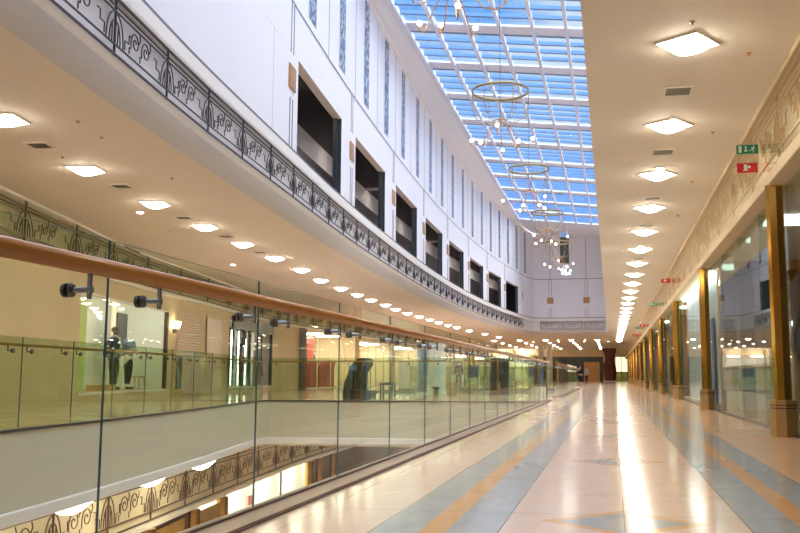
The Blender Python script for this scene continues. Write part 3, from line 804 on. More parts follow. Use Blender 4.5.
# ------------------------------------------------------------------ left shop wall
def bpath(y0, y1, d=0, n=4): return [(B(y) - d, y) for y in frange(y0, y1, n)]
wallm = MB()
WIN = [(22.25, 29.95, .33, 3.05), (38.0, 42.4, .28, 3.25), (42.4, 46.0, .28, 3.2), (52.0, 63.0, .02, 3.6), (64.5, 74, .02, 3.4), (75.5, 86, .02, 3.4), (88.5, 103, .02, 3.4), (105, 119, .02, 3.4), (121, 137, .02, 3.4)]
LEND = 139.4
sweep(wallm, bpath(BACKY, LEND, 0, 90), [(0, 3.6), (0, CZ)])
cur = BACKY
for (a, b, z0, z1) in WIN:
    if a > cur: sweep(wallm, bpath(cur, a, 0, 10), [(0, 0), (0, 3.6)])
    sweep(wallm, bpath(a, b, 0, 5), [(0, 0), (0, z0)]); sweep(wallm, bpath(a, b, 0, 5), [(0, z1), (0, 3.6)])
    cur = b
sweep(wallm, bpath(cur, LEND, 0, 3), [(0, 0), (0, 3.6)])
struct(wallm.build('wall_left', M['tanwall']))
mb = MB(); sweep(mb, bpath(BACKY, LEND, 0, 90), [(.0, CZ - .08), (.16, CZ - .06), (.16, CZ)]); sweep(mb, bpath(BACKY, LEND, 0, 90), [(.0, 3.62), (.1, 3.64), (.1, 3.74), (0, 3.76)])
struct(mb.build('trim_8', M['cornice']))
m = MB(); sweep(m, bpath(5, 86, 0, 50), [(.05, 3.78), (.05, 4.70)]); o = m.build('frieze_glazing', glass('green_frieze_glass', (.80, .88, .80), .4, .06)); tag(o, 'greenish glass strip behind the bronze grille across the void', 'glass')

def niche(a, b, z0, z1, depth, back, side, floorm, name_no):
    m = MB(); P = bpath(a, b, 0, 4)
    sweep(m, P, [(-depth, z0), (-depth, z1)]); m.cur = 1
    for y in (a, b): k = m.add([(B(y), y, z0), (B(y) - depth, y, z0), (B(y) - depth, y, z1), (B(y), y, z1)]); m.face([k, k + 1, k + 2, k + 3])
    sweep(m, P, [(-depth, z1), (0, z1)]); m.cur = 2; sweep(m, P, [(0, z0), (-depth, z0)])
    struct(m.build('wall_left', [back, side, floorm]))
def glaze(a, b, z0, z1, label, frame_m, nP=2):
    r = empty('shop_window', (B(a), a, 0), label=label, cat='window')
    m = MB(); P = [(x - B(a), y - a) for x, y in bpath(a, b, 0, 4)]
    sweep(m, P, [(-.03, z0), (-.03, z1)]); m.build('glass', M['displayglass'], r)
    m = MB(); sweep(m, P, [(-.05, z0), (.05, z0), (.05, z0 - .07), (-.05, z0 - .07)], True); sweep(m, P, [(-.05, z1), (.04, z1), (.04, z1 + .05), (-.05, z1 + .05)], True); m.build('sill', M['white'], r)
    m = MB(); x, y = P[-1]; m.box(x - .05, x + .06, y - .06, y + .06, z0, z1)
    for q in range(1, nP): x, y = P[len(P) * q // nP]; m.box(x - .03, x + .02, y - .02, y + .02, z0, z1)
    m.build('mullion', frame_m, r)
niche(22.25, 29.95, .33, 3.55, 2.0, M['shopwhite'], M['shopwhite'], M['woodlight'], 1)
glaze(22.25, 29.95, .33, 3.05, 'large lit shop window with two mannequins across the void', M['darkbrown'], 1)
m = MB(); sweep(m, bpath(22.6, 23.7, 0, 2), [(-.3, .36), (-.3, 2.95), (-.35, 2.95), (-.35, .36)], True); o = m.build('display_board', M['lime']); tag(o, 'lime green upright panel at left end of the mannequin window', 'panel')
m = MB(); m.box(-.03, .03, -.5, .5, -.75, .75); o = m.build('display_board', M['charcoal'], loc=(-16.75, 28.9, 2.2), rz=.2); tag(o, 'black upright panel on the back wall of the mannequin window', 'panel')
for i, y in enumerate((23.5, 25.2, 26.9, 28.6)):
    m = MB(); m.box(B(y) - .9, B(y) - .25, y - .35, y + .35, 3.46, 3.50); o = m.build('shop_light', M['dimlamp']); tag(o, 'bright strip in the mannequin window ceiling, %s from left' % nth(i + 1), 'light panel', 'mannequin window lights')  # added out of sight above the window head to brighten the display
def stool(x, y, z, label):
    r = empty('stool', (x, y, z), label=label, cat='stool'); m = MB(); m.box(-.2, .2, -.2, .2, .40, .44); m.build('seat', M['woodlight'], r)
    for a in (-1, 1):
        for b in (-1, 1): m = MB(); m.tube([(a * .2, b * .2, 0), (a * .17, b * .17, .4)], .02, 6); m.build('leg', M['woodlight'], r)
stool(-16.35, 29.35, .33, 'small wooden stool right of the mannequins')
m = MB(); m.box(-.3, .3, -.35, .35, 0, .18); o = m.build('display_block', M['woodlight'], loc=(-15.5, 25.7, .33)); tag(o, 'low wooden display block beside the lime panel', 'display block')

# sconce
r = empty('wall_sconce', (B(30.6) + .02, 30.6, 2.55), label='glowing wall sconce right of the mannequin window', cat='wall lamp')
m = MB(); m.box(0, .12, -.04, .04, -.22, -.05); m.build('bracket', M['darksteel'], r); m = MB(); m.lathe([(.09, -.05), (.16, .16), (.14, .2)], (.14, 0, 0), 12); m.build('shade', emis('sconce_glow', (1, .85, .6), 14), r, smooth=True)
# slatted bay and panels
r = empty('slatted_shutter', (0, 0, 0), label='beige slatted shutter beside the wall sconce', cat='shutter')
m = MB(); sweep(m, bpath(31.0, 33.5, 0, 3), [(.04, 1.7), (.04, 3.2)]); m.build('backing', M['slat'], r)
m = MB()
for i in range(15): sweep(m, bpath(31.0, 33.5, 0, 3), [(.04, 1.72 + i * .1), (.08, 1.73 + i * .1), (.05, 1.79 + i * .1)])
m.build('slats', M['slat'], r)
r = empty('panelled_door', (0, 0, 0), label='rose-beige double panel right of the slatted shutter', cat='door')
for a, b in ((31.6, 34.3), (34.4, 36.6)):
    m = MB(); sweep(m, bpath(a, b, 0, 3), [(.02, .12), (.06, .13), (.06, 1.66 if a < 33 else 3.15), (.02, 1.67 if a < 33 else 3.16)]); m.build('leaf', M['pinkpanel'], r)
m = MB(); m.box(B(31.3) + .02, B(31.3) + .06, 31.1, 31.5, .3, 1.5); o = m.build('poster', M['charcoal']); tag(o, 'narrow dark poster left of the rose-beige panels', 'poster')
# clothes window
niche(38.0, 42.4, .28, 3.55, 1.4, M['shopwhite'], M['shopwhite'], M['shopwhite'], 2)
glaze(38.0, 42.4, .28, 3.25, 'shop window full of hanging clothes across the void', M['white'], 3)
m = MB(); sweep(m, bpath(38.3, 46, 0, 4), [(.04, 2.95), (.12, 2.95), (.12, 3.5), (.04, 3.5)], True); o = m.build('shop_sign_band', M['charcoal']); tag(o, 'dark grey fascia band above the hanging clothes window', 'sign')
for i, y in enumerate((38.2, 39.5, 40.8, 42.1)):
    m = MB(); x = B(y) - .3; m.tube([(x, y, .35), (x, y, 2.9)], .028, 6); o = m.build('strip_light', M['coolstrip']); tag(o, 'vertical white strip light in the clothes window, %s from left' % nth(i + 1), 'strip light', 'clothes window strip lights')
rr = empty('clothes_rack', (B(40.2) - .75, 40.2, .28), label='two-tier rack of garments in the clothes window', cat='clothes rack')
m = MB()
for z in (1.35, 2.55): m.tube([(0, -2, z), (0, 2, z)], .02, 6)
for y in (-2, 2): m.tube([(0, y, 0), (0, y, 2.6)], .02, 6)
m.build('rail', M['steel'], rr)
def garment(m, y, z, L, w=.22):
    b = m.add([(x * w, y + dy, z + dz) for dy in (-.04, .04) for x, dz in ((-.25, 0), (.25, 0), (1, -.14), (1.15, -L * .55), (.8, -L * .6), (.85, -L), (-.85, -L), (-.8, -L * .6), (-1.15, -L * .55), (-1, -.14))])
    m.face([b + i for i in range(9, -1, -1)]); m.face([b + 10 + i for i in range(10)])
    for i in range(10): j = (i + 1) % 10; m.face([b + i, b + j, b + 10 + j, b + 10 + i])
for t, (z, L) in enumerate(((1.58, .95), (2.78, .85))):
    for i in range(15):
        y = -1.85 + i * .26 + random.uniform(-.05, .05); m = MB(); garment(m, 0, 0, L * random.uniform(.8, 1.05), .24)
        o = m.build('garment', random.choice(CLOTHES), loc=(rr.location.x, rr.location.y + y, z + .28 - .0), rz=random.uniform(-.25, .25))
        tag(o, 'garment hanging on the %s rail, %s from left, in the clothes window' % (('lower', 'upper')[t], nth(i + 1)), 'garment', 'garments in the clothes window')
niche(42.4, 46.0, .28, 3.2, 2.0, M['greywall'], M['greywall'], M['charcoal'], 3)
glaze(42.4, 46.0, .28, 3.2, 'grey tinted shop window right of the hanging clothes', M['charcoal'], 2)
m = MB(); sweep(m, bpath(51.2, 51.9, 0, 1), [(.02, 0), (.25, 0), (.25, 3.6), (.02, 3.6)], True); struct(m.build('trim_9', M['darkbrown']))
# open shops further on
for q, (a, b, z0, z1) in enumerate(WIN[3:]):
    niche(a, b, z0, z1, 3.2, M['shopwhite'], M['tanwall'], M['floor'], 4 + q)
    glaze(a, b, z0 + .05, z1, ('wide glazed shopfront with red counter across the void', 'farther glazed shopfront beyond the red counter shop', 'third glazed shopfront along the left gallery', 'fourth glazed shopfront on the left, past the end wall', 'fifth glazed shopfront on the left', 'farthest glazed shopfront on the left')[q], (M['cornice'], M['steel'], M['steel'], M['steel'], M['darkbrown'], M['steel'])[q], 4)
    for i in range(3):
        y = a + (b - a) * (i + .5) / 3; m = MB(); m.box(B(y) - 2.2, B(y) - .7, y - .3, y + .3, z1 - .07, z1 - .01); o = m.build('shop_light', M['shoplamp'])
        tag(o, 'glowing ceiling panel, %s from left, in the %s glazed left shop' % (nth(i + 1), nth(q + 1)), 'light panel', 'left shop light panels')
    for i in range(5):
        y = a + (b - a) * (i + .5) / 5; c = random.choice(CLOTHES + [M['woodlight'], M['bluegrey'], M['shopwhite']])
        r = empty('shelf_unit', (B(y) - 2.9, y, 0), label='shelf unit, %s from left, at the back of the %s glazed left shop' % (nth(i + 1), nth(q + 1)), cat='shelf', group='shop shelf units')
        m = MB(); m.box(-.2, .2, -.8, -.75, 0, 2.5); m.box(-.2, .2, .75, .8, 0, 2.5)
        for z in (.1, .7, 1.3, 1.9, 2.45): m.box(-.2, .2, -.75, .75, z, z + .04)
        m.build('carcass', c, r)
        m = MB()
        for z in (.14, .74, 1.34, 1.94):
            yy = -.7
            while yy < .6:
                w = random.uniform(.12, .3); m.cur = random.randrange(5); m.box(-.15, .1, yy, yy + w, z, z + random.uniform(.15, .42)); yy += w + .04
        o = m.build('stock', CLOTHES, r); o['kind'] = 'stuff'
r = empty('counter', (B(57.5) - 1.0, 57.6, 0), label='red shop counter with red top inside the glazed left shop', cat='counter')
m = MB(); m.box(-.4, .4, -2.6, 2.6, 0, 1.55); m.build('body', M['woodred'], r); m = MB(); m.box(-.45, .45, -2.7, 2.7, 1.55, 1.75); m.build('top', mat('bright_red_top', (.75, .10, .07), .4), r)
m = MB(); m.box(-.3, .3, -.8, .8, 0, 1.5); o = m.build('cabinet', mat('dark_green_cabinet', (.05, .12, .09), .4), loc=(B(54) - .9, 53.4, 0)); tag(o, 'dark green cabinet left of the red counter', 'cabinet')
m = MB(); m.box(-.05, .05, -.9, .9, 0, 1.6); o = m.build('hanging_banner', M['woodred'], loc=(B(60) - 2.4, 60, 1.9)); tag(o, 'red banner on the wall behind the red counter', 'banner')

# ------------------------------------------------------------------ people and mannequins
def skin_mesh(name, verts, edges, radii, material, parent, root=0, sub=1):
    me = bpy.data.meshes.new(name); me.from_pydata(verts, edges, []); me.materials.append(material)
    o = bpy.data.objects.new(name, me); COL.objects.link(o); o.parent = parent
    sk = o.modifiers.new('skin', 'SKIN'); sk.use_smooth_shade = True
    if not me.skin_vertices: me.attributes  # layer is made by the modifier below
    lay = me.skin_vertices[0] if len(me.skin_vertices) else None
    if lay is None:
        bpy.context.view_layer.objects.active = o
        bpy.ops.mesh.customdata_skin_add(); lay = me.skin_vertices[0]
    for i, r in enumerate(radii): lay.data[i].radius = (r, r) if not isinstance(r, tuple) else r; lay.data[i].use_root = (i == root)
    s = o.modifiers.new('sub', 'SUBSURF'); s.levels = sub; s.render_levels = sub
    return o
def figure(kind, loc, rz, label, top, bottom, head, hair, arms=None, legs=(.0, .0), group=None, hold=None, lean=0):
    r = empty(kind, loc, rz, label=label, cat='mannequin' if kind == 'mannequin' else 'person', group=group)
    # facing -Y locally
    P = [(0, 0, .98), (0, 0, 1.12), (0, -.01, 1.30), (0, .0, 1.45), (0, .01, 1.53), (0, -.02, 1.60), (0, -.02, 1.68), (0, -.01, 1.745)]
    R = [(.15, .10), (.135, .095), (.165, .11), (.10, .08), (.052, .052), (.07, .08), (.078, .095), (.045, .06)]
    E = [(i, i + 1) for i in range(7)]
    V_, R_, E_ = list(P), list(R), list(E)
    arms = arms or {1: ((.24, .02, 1.18), (.25, -.06, .93)), -1: ((-.24, .02, 1.18), (-.25, -.06, .93))}
    armv = {}
    for s in (1, -1):
        el, wr = arms[s]; b = len(V_)
        V_ += [(s * .16, .0, 1.42), el, wr]; R_ += [.062, .045, .030]; E_ += [(3, b), (b, b + 1), (b + 1, b + 2)]
        d = (Vector(wr) - Vector(el)).normalized(); side = Vector((0, -1, 0)) if abs(d.y) < .8 else Vector((0, 0, 1))
        palm = Vector(wr) + d * .07; V_.append(tuple(palm)); R_.append((.032, .018)); E_.append((b + 2, b + 3))
        for f in range(4):
            o1 = palm + side * (.024 - .016 * f) + d * .03; o2 = o1 + d * (.05 - .006 * abs(f - 1.3)) + Vector((-s * .012, 0, 0))
            c = len(V_); V_ += [tuple(o1), tuple(o2)]; R_ += [.010, .008]; E_ += [(b + 3, c), (c, c + 1)]
        o1 = Vector(wr) + d * .035 + side * .035; o2 = o1 + side * .02 + d * .03
        c = len(V_); V_ += [tuple(o1), tuple(o2)]; R_ += [.011, .009]; E_ += [(b + 3, c), (c, c + 1)]
    legp = {}
    for s, off in ((1, legs[0]), (-1, legs[1])):
        b = len(V_); kn = (s * .11, off * .5 - .02, .50); an = (s * .11, off, .09); toe = (s * .13, off - .17, .035)
        V_ += [(s * .095, 0, .88), kn, an, toe]; R_ += [.095, .06, .042, (.045, .03)]; E_ += [(0, b), (b, b + 1), (b + 1, b + 2), (b + 2, b + 3)]
        legp[s] = (kn, an, toe)
    skin_mesh('body', V_, E_, R_, head, r)
    # face
    m = MB(); m.ball((0, -.115, 1.655), .016, 6, (1, 1.2, 1.5)); m.ball((.082, -.01, 1.665), .02, 6, (.5, 1, 1.5)); m.ball((-.082, -.01, 1.665), .02, 6, (.5, 1, 1.5)); m.ball((.03, -.1, 1.69), .009, 5); m.ball((-.03, -.1, 1.69), .009, 5); m.ball((0, -.10, 1.62), .02, 6, (1.1, .5, .35))
    m.build('face', head, r, smooth=True)
    if hair:
        m = MB(); m.ball((0, .008, 1.715), .105, 10, (.92, 1.08, .95)); b0 = 0
        m.v = [(x, y if y > -.085 else -.085, max(z, 1.66 if y > 0 else 1.715)) for x, y, z in m.v]; m.build('hair', hair, r, smooth=True)
    # jacket
    jv = [(0, 0, .92), (0, 0, 1.10), (0, -.01, 1.30), (0, .0, 1.44), (0, .01, 1.50)]; jr = [(.18, .13), (.16, .12), (.19, .135), (.13, .10), (.07, .07)]; je = [(i, i + 1) for i in range(4)]
    for s in (1, -1):
        el, wr = arms[s]; b = len(jv); jv += [(s * .17, 0, 1.42), el, tuple(Vector(el).lerp(Vector(wr), .9))]; jr += [.080, .062, .048]; je += [(3, b), (b, b + 1), (b + 1, b + 2)]
    skin_mesh('jacket', jv, je, jr, top, r)
    tv = [(0, 0, 1.0), (0, 0, .93)]; tr = [(.155, .11), (.165, .12)]; te = [(0, 1)]
    for s in (1, -1):
        kn, an, toe = legp[s]; b = len(tv); tv += [(s * .095, 0, .86), kn, (an[0], an[1], .13)]; tr += [.108, .075, .062]; te += [(1, b), (b, b + 1), (b + 1, b + 2)]
    skin_mesh('trousers', tv, te, tr, bottom, r)
    for s in (1, -1):
        kn, an, toe = legp[s]; skin_mesh('shoe', [(an[0], an[1] + .04, .05), (an[0], an[1] - .06, .045), (toe[0], toe[1] - .03, .035)], [(0, 1), (1, 2)], [(.05, .045), (.05, .045), (.045, .03)], M['black'], r)
    return r
mx, my = -15.75, 26.8
f = figure('mannequin', (mx, my, .34), math.radians(75), 'dark-clad mannequin in checked jacket on the left of the window pair', M['navy'], M['trouser'], M['charcoal'], M['hair'],
       arms={1: ((.27, .0, 1.2), (.22, -.22, 1.12)), -1: ((-.27, .03, 1.2), (-.27, -.05, .95))}, legs=(.05, -.05))
m = MB(); m.tube([(.09 * cos(a), .075 * sin(a), 1.52 + .02 * sin(a * 2)) for a in frange(0, 2 * pi, 12)[:-1]], .035, 8, True); m.tube([(.05, -.12, 1.5), (.07, -.17, 1.3), (.06, -.17, 1.1)], .03, 6); m.build('scarf', CLOTHES[2], f, smooth=True); f.scale = (1.12, 1.12, 1.12)
f = figure('mannequin', (-16.05, 28.2, .34), math.radians(80), 'white-headed mannequin in pale denim shirt and dark trousers', M['denim'], M['trouser'], M['whiteskin'], None,
       arms={1: ((.27, .0, 1.2), (.20, -.2, 1.08)), -1: ((-.27, .05, 1.2), (-.25, -.10, .97))}, legs=(.08, -.06)); f.scale = (1.12, 1.12, 1.12)
m = MB(); m.box(-.11, .11, -.05, .05, 0, .75); m.tube([(-.07, 0, .75), (-.07, 0, .87), (.07, 0, .87), (.07, 0, .75)], .012, 5); o = m.build('shopping_bag', M['shopwhite'], loc=(-15.85, 27.3, .34), rz=.2); tag(o, 'tall pale bag standing between the two mannequins', 'bag')
figure('person', (-3.05, 92, 0), 0, 'person in dark clothes standing far down the walkway by the handrail', M['trouser'], M['trouser'], M['skin'], M['hair'])
figure('person', (-2.5, 94, 0), .8, 'person in lilac shirt and dark trousers beside the distant dark-clad person', M['lilac'], M['trouser'], M['skin'], M['hair'])
figure('person', (-9.55, 57, 0), .4, 'person in black standing on the left gallery beyond the bridge', M['trouser'], M['trouser'], M['skin'], M['hair'])

# ------------------------------------------------------------------ things on the bridge and gallery
r = empty('draped_cart', (-8.45, 29.7, 0), label='black cloth-draped cart on the bridge behind the balustrade', cat='cart')
m = MB()
sec = [(0, -.50, .32), (.25, -.50, .30), (.6, -.42, .28), (.9, -.30, .36), (1.15, -.18, .52), (1.33, -.05, .50), (1.38, .1, .42)]
rings = []
for z, x0, x1 in sec:
    rings.append(m.add([((x0 + x1) / 2 + (x1 - x0) / 2 * cos(a) * (1 + .05 * sin(a * 7 + z * 3)), .45 * sin(a) * (1 + .05 * cos(a * 6)), z) for a in frange(0, 2 * pi, 28)[:-1]]))
for a, b in zip(rings, rings[1:]):
    for k in range(28): l = (k + 1) % 28; m.face([a + k, a + l, b + l, b + k])
m.face([rings[-1] + k for k in range(28)]); m.build('cover', M['blackcloth'], r, smooth=True)
m = MB()
for x in (.38, .5): m.tube([(x, -.2, 0), (x, -.2, 1.0)], .018, 6)
m.box(.2, .56, -.35, .35, .0, .30); m.build('stand', M['charcoal'], r)
m = MB(); m.ball((-.05, -.44, 1.05), .12, 6, (1.3, .35, .8)); m.build('folded_cloth', M['blue'], r)
def chair(x, y, label):
    r = empty('stool', (x, y, 0), label=label, cat='stool'); m = MB(); m.box(-.22, .22, -.22, .22, .48, .56); m.build('seat', M['charcoal'], r)
    for a in (-1, 1):
        for b in (-1, 1): m = MB(); m.tube([(a * .2, b * .2, 0), (a * .2, b * .2, .5)], .03, 6); m.build('leg', M['charcoal'], r)
chair(-7.45, 29.9, 'dark stool on the bridge right of the draped cart')
r = empty('covered_kiosk', (-4.55, 37.2, 0), label='tall black-covered kiosk with brown side panel on the bridge', cat='kiosk')
m = MB(); m.prism([(-.36, -.3), (.30, -.3), (.34, .3), (-.36, .3)], 0, 1.5, [(-.30, -.25), (.30, -.25), (.30, .25), (-.28, .25)]); m.build('body', M['blackcloth'], r); m = MB(); m.box(.30, .40, -.28, .28, 0, 1.4); m.build('side_panel', M['darkbrown'], r)
def banner(x, y, w, h, material, label):
    r = empty('banner_stand', (x, y, 0), label=label, cat='banner'); m = MB(); m.box(-w / 2, w / 2, -.02, .02, .12, h); m.build('banner', material, r)
    m = MB(); m.box(-w / 2 - .03, w / 2 + .03, -.12, .12, 0, .12); m.build('foot', M['shopwhite'], r)
banner(-7.14, 37, .78, 2.15, M['curtain'], 'wide white banner stand on the bridge seen through the balustrade')
banner(-7.78, 37.2, .44, 1.9, mat('blue_grey_banner', (.36, .44, .55), .5, vary=.2), 'narrow blue-grey banner stand left of the wide white one')
r = empty('potted_plant', (-6.9, 35.6, 0), label='small green pot plant at the foot of the white banner', cat='plant')
m = MB(); m.lathe([(.09, 0), (.13, .2), (.12, .2)], n=12); m.build('pot', M['terra'], r); m = MB()
for i in range(14):
    a = i * 2.4; l = .1 + .04 * (i % 3); b = m.add([(0, 0, .18), (l * cos(a + .3), l * sin(a + .3), .3), (1.5 * l * cos(a), 1.5 * l * sin(a), .34 + .02 * (i % 4)), (l * cos(a - .3), l * sin(a - .3), .27)]); m.face([b, b + 1, b + 2, b + 3])
m.build('foliage', M['leaf'], r)
r = empty('wooden_crate', (-6.55, 37.5, 0), label='light wooden crate right of the white banner stand', cat='crate'); m = MB()
for z in (0, .19, .38): m.box(-.2, .2, -.2, .2, z, z + .15)
for a in (-.2, .17):
    for b in (-.2, .17): m.box(a, a + .03, b, b + .03, 0, .55)
m.build('slats', M['woodlight'], r)
r = empty('display_case', (-2.35, 30.1, 0), label='small glass display case on white plinth at the railing end', cat='display case')
m = MB(); m.box(-.22, .22, -.22, .22, 0, .42); m.build('plinth', M['shopwhite'], r, bevel=.01)
m = MB(); m.box(-.2, .2, -.2, .2, .42, 1.1); m.build('glass_box', M['displayglass'], r)
m = MB(); m.box(-.15, .02, -.05, .0, .45, 1.05); m.cur = 1; m.box(.03, .15, -.05, 0, .5, 1.0); m.build('contents', [M['darkbrown'], M['blue']], r)
# round white columns far off
m = MB(); m.lathe([(.42, 0), (.42, .25), (.36, .27), (.36, 4.6), (.42, 4.65), (.42, CZ)], n=20); c1 = m.build('round_column', M['cornice'], loc=(-7.8, 118, 0), smooth=False); tag(c1, 'white round column in the far hall, right of its pair', 'column', 'white columns')
o = c1.copy(); COL.objects.link(o); o.location = (-9.4, 124, 0); tag(o, 'white round column in the far hall, left of its pair', 'column', 'white columns')
# more gallery columns behind the balustrade
# ------------------------------------------------------------------ far hall
mb = MB(); mb.box(-24, 3, FARY - .6, FARY, 3.68, CZ); mb.cur = 1; mb.box(-11.5, -1.1, FARY - .5, FARY, 0, 3.68); mb.cur = 3; mb.box(-24, -11.5, FARY - .1, FARY, 0, 3.68)
mb.cur = 2; mb.box(-4.0, -1.7, FARY - .56, FARY - .5, 0, 2.9); mb.cur = 0; mb.box(-1.1, .7, FARY - .5, FARY, 0, 3.68); mb.box(2.6, 9, FARY - .5, FARY, 0, CZ)
struct(mb.build('wall_front', [M['tanwall'], M['charcoal'], M['woodlight'], M['shopwhite']]))
for i, x in enumerate((-16.5, -13.2)):  # panels added to light the pale part of the far wall
    m = MB(); m.box(x - .8, x + .8, FARY - 1.6, FARY - 1.0, 3.62, 3.68); o = m.build('shop_light', M['shoplamp']); tag(o, 'glowing panel at the far wall of the far hall, %s one' % ('left', 'right')[i], 'light panel')
for i, (x, y, w, h, c) in enumerate([(-9.2, 61, .8, 1.5, 'blue'), (-7.4, 66, .9, 1.2, 'shopwhite'), (-11.5, 68, .9, 1.9, 'fin'), (-6.5, 78, 1.0, 1.6, 'blue'), (-10.5, 82, 1.2, 1.4, 'shopwhite'), (-13.5, 59, .9, 1.7, 'shopwhite')]):
    r = empty('display_kiosk', (x, y, 0), label='small %s display kiosk on the far left gallery floor, %s nearest' % ({'blue': 'blue', 'shopwhite': 'white', 'fin': 'green glass'}[c], nth((2, 3, 4, 5, 6, 1)[i])), cat='kiosk', group='gallery display kiosks')
    m = MB(); m.box(-w / 2, w / 2, -.3, .3, 0, h * .45); m.build('plinth', M['shopwhite'], r)
    m = MB(); m.box(-w / 2 + .04, w / 2 - .04, -.26, .26, h * .45, h); m.build('case', M[c], r)
fp = empty('shopfront_glazing', (1.6, FARY - .52, 0), label='pale yellow glowing panelled window beside the brown sculpture', cat='window')
m = MB(); m.box(-.9, .9, -.02, .02, 1.4, 3.6)
m.build('lit_panel', emis('pale_yellow_window_glow', (1, .85, .5), 1.3), fp); m = MB(); m.box(-.9, .9, -.02, .02, 0, 1.38); m.build('lower_panel', M['lime'], fp)
m = MB(); [m.box(x - .04, x + .04, -.06, .06, 0, 3.65) for x in (-.9, 0, .9)]; m.box(-.9, .9, -.06, .06, 1.36, 1.42); m.build('frame', M['darkbrown'], fp)
r = empty('tall_sculpture', (-.17, 130, 0), label='tall rusty brown waisted sculpture standing at the walkway end', cat='sculpture')
m = MB(); prof = [(0, .72), (.4, .80), (1.0, .90), (1.8, .98), (2.3, .80), (2.9, .66), (3.5, .70), (4.0, .86), (4.55, .98)]
rings = []
for z, w in prof: rings.append(m.add([(w * math.copysign(abs(cos(a)) ** .6, cos(a)) + .05 * sin(z * 2.1), .5 * math.copysign(abs(sin(a)) ** .6, sin(a)), z + .12) for a in frange(0, 2 * pi, 20)[:-1]]))
for a, b in zip(rings, rings[1:]):
    for k in range(20): l = (k + 1) % 20; m.face([a + k, a + l, b + l, b + k])
m.face([rings[-1] + k for k in range(20)]); m.build('body', M['sculpt'], r); m = MB(); m.box(-.85, .85, -.6, .6, 0, .12); m.build('base', M['shopwhite'], r)

# ------------------------------------------------------------------ lower shop wall
def lpath(y0, y1, n=4): return [(LW(y), y) for y in frange(y0, y1, n)]
mb = MB(); sweep(mb, lpath(BACKY, 50, 30), [(0, -3.0), (0, -1.4)]); mb.cur = 1; sweep(mb, lpath(BACKY, 50, 30), [(0, -3.0), (.14, -3.0), (.14, -3.14), (0, -3.14)])
mb.cur = 2; sweep(mb, lpath(BACKY, 26.0, 10), [(-.02, -3.1), (-.02, -6.3)]); sweep(mb, lpath(41, 50, 3), [(-.02, -3.1), (-.02, -6.3)]); mb.box(-15, -9, 50, 50.2, -6.3, -1.4)
struct(mb.build('wall_left', [M['goldfrieze'], M['cornice'], M['darkbrown']]))
mb = MB(); sweep(mb, lpath(24, 49.5, 10), [(-1.2, -6.3), (-1.2, -3.1), (-.05, -3.1)]); struct(mb.build('wall_left', M['curtain']))
r = empty('lower_shopfront', (0, 0, 0), label='glazed white-lit shopfront on the floor below', cat='shopfront')
m = MB(); sweep(m, lpath(28.6, 40.6, 5), [(0, -6.28), (0, -3.1)]); m.build('glass', M['displayglass'], r)
m = MB(); [m.box(LW(y) - .03, LW(y) + .03, y - .04, y + .04, -6.3, -3.1) for y in (32.4, 36.4)]; m.build('mullion', M['darkbrown'], r)
for i, (a, b) in enumerate(((18.5, 21.8), (22.6, 25.0), (26.3, 28.3))):
    m = MB(); sweep(m, lpath(a, b, 2), [(.06, -6.28), (.06, -3.3)])
    for k in range(14): y = a + (b - a) * (k + .5) / 14; m.box(LW(y) + .05, LW(y) + .085, y - .03, y + .03, -6.28, -3.3)
    o = m.build('shutter', mat('golden_shutter', (.55, .34, .10), .35, .4)); tag(o, 'golden ribbed shutter on the floor below, %s from left' % nth(i + 1), 'shutter', 'golden shutters below')
for i, y in enumerate((22.2, 25.7, 28.45, 40.8, 42.6, 45)):
    m = MB(); m.prism([(.2 * cos(pi / 4 * k), .2 * sin(pi / 4 * k)) for k in range(8)], -6.3, -3.14); o = m.build('gold_column', M['gold'], loc=(LW(y) + .1, y, 0)); tag(o, 'gold column between shops on the floor below, %s from left' % nth(i + 1), 'column', 'gold columns below')
m = MB(); m.box(-.02, .02, -.16, .16, -.17, .17); o = m.build('square_sign', M['pinkred'], loc=(LW(31.8) + .06, 31.75, -3.70)); m = MB(); m.box(.021, .026, -.03, .05, -.02, .12); m.box(.021, .026, -.05, .02, -.12, .0); m.box(.021, .026, .0, .04, -.12, -.02); m.build('symbol', M['symbol'], o)
tag(o, 'small square pale red sign with white symbol on the lower shop glass', 'sign')
for i, y in enumerate((29.5, 33.5, 37.5, 41.5, 45.5)):  # two farthest panels added to brighten the curtain backdrop
    m = MB(); m.box(LW(y) - 1.0, LW(y) - .2, y - .8, y + .8, -3.17, -3.12); o = m.build('shop_light', M['shoplamp']); tag(o, 'glowing ceiling panel inside the white shop below, %s from left' % nth(i + 1), 'light panel', 'lower shop light panels')

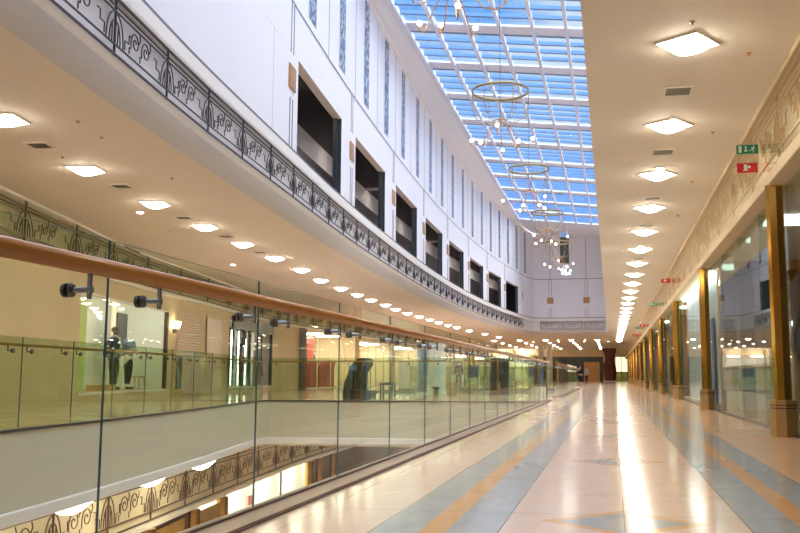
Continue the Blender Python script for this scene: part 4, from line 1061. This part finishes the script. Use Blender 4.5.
# ------------------------------------------------------------------ world: blue sky with thin cloud
w = bpy.data.worlds.new('sky'); S.world = w; w.use_nodes = True; nt = w.node_tree; nt.nodes.clear()
out = nt.nodes.new('ShaderNodeOutputWorld'); bg = nt.nodes.new('ShaderNodeBackground'); tc = nt.nodes.new('ShaderNodeTexCoord')
mp = nt.nodes.new('ShaderNodeMapping'); mp.inputs['Scale'].default_value = (1, 1, 2.5); nt.links.new(tc.outputs['Generated'], mp.inputs[0])
n = nt.nodes.new('ShaderNodeTexNoise'); n.inputs['Scale'].default_value = 5; n.inputs['Detail'].default_value = 6; nt.links.new(mp.outputs[0], n.inputs['Vector'])
rp = nt.nodes.new('ShaderNodeValToRGB'); rp.color_ramp.elements[0].position = .38; rp.color_ramp.elements[0].color = (.22, .50, .98, 1); rp.color_ramp.elements[1].position = .66; rp.color_ramp.elements[1].color = (.80, .93, 1.05, 1)
nt.links.new(n.outputs['Fac'], rp.inputs[0])
sx0 = nt.nodes.new('ShaderNodeSeparateXYZ'); nt.links.new(tc.outputs['Generated'], sx0.inputs[0]); hz = (V(nt, sx0.outputs[2]) - .42) * 4.; hz.s.node.use_clamp = True
nt.links.new(mixc(nt, hz, rp.outputs[0], (.93, .92, .97)), bg.inputs[0]); 
sx = nt.nodes.new('ShaderNodeSeparateXYZ'); nt.links.new(tc.outputs['Generated'], sx.inputs[0])
el = (V(nt, sx.outputs[2]) - .42).max(0.) * 14. + .76
el = el + (V(nt, sx.outputs[1]) * -1.).max(0.) * 2.5
nt.links.new(el.s, bg.inputs[1])
nt.links.new(bg.outputs[0], out.inputs[0])

# ------------------------------------------------------------------ camera
cam = bpy.data.cameras.new('camera'); co = bpy.data.objects.new('camera', cam); COL.objects.link(co); S.camera = co
cam.sensor_width = 36; cam.lens = 900 / 800 * 36; cam.shift_x = -50 / 800; cam.clip_end = 400; cam.clip_start = .05
co.location = (0, 0, .78)
YAW, PIT = math.radians(10.0696), math.radians(6.9369)
co.rotation_euler = (pi / 2 + PIT, 0, YAW)
S.view_settings.view_transform = 'Standard'; S.view_settings.look = 'None'; S.view_settings.exposure = .3; S.view_settings.gamma = 1
S.view_settings.use_curve_mapping = False
S.cycles.max_bounces = 10; S.cycles.transparent_max_bounces = 24; S.cycles.glossy_bounces = 5; S.cycles.diffuse_bounces = 5
S.cycles.sample_clamp_indirect = 8
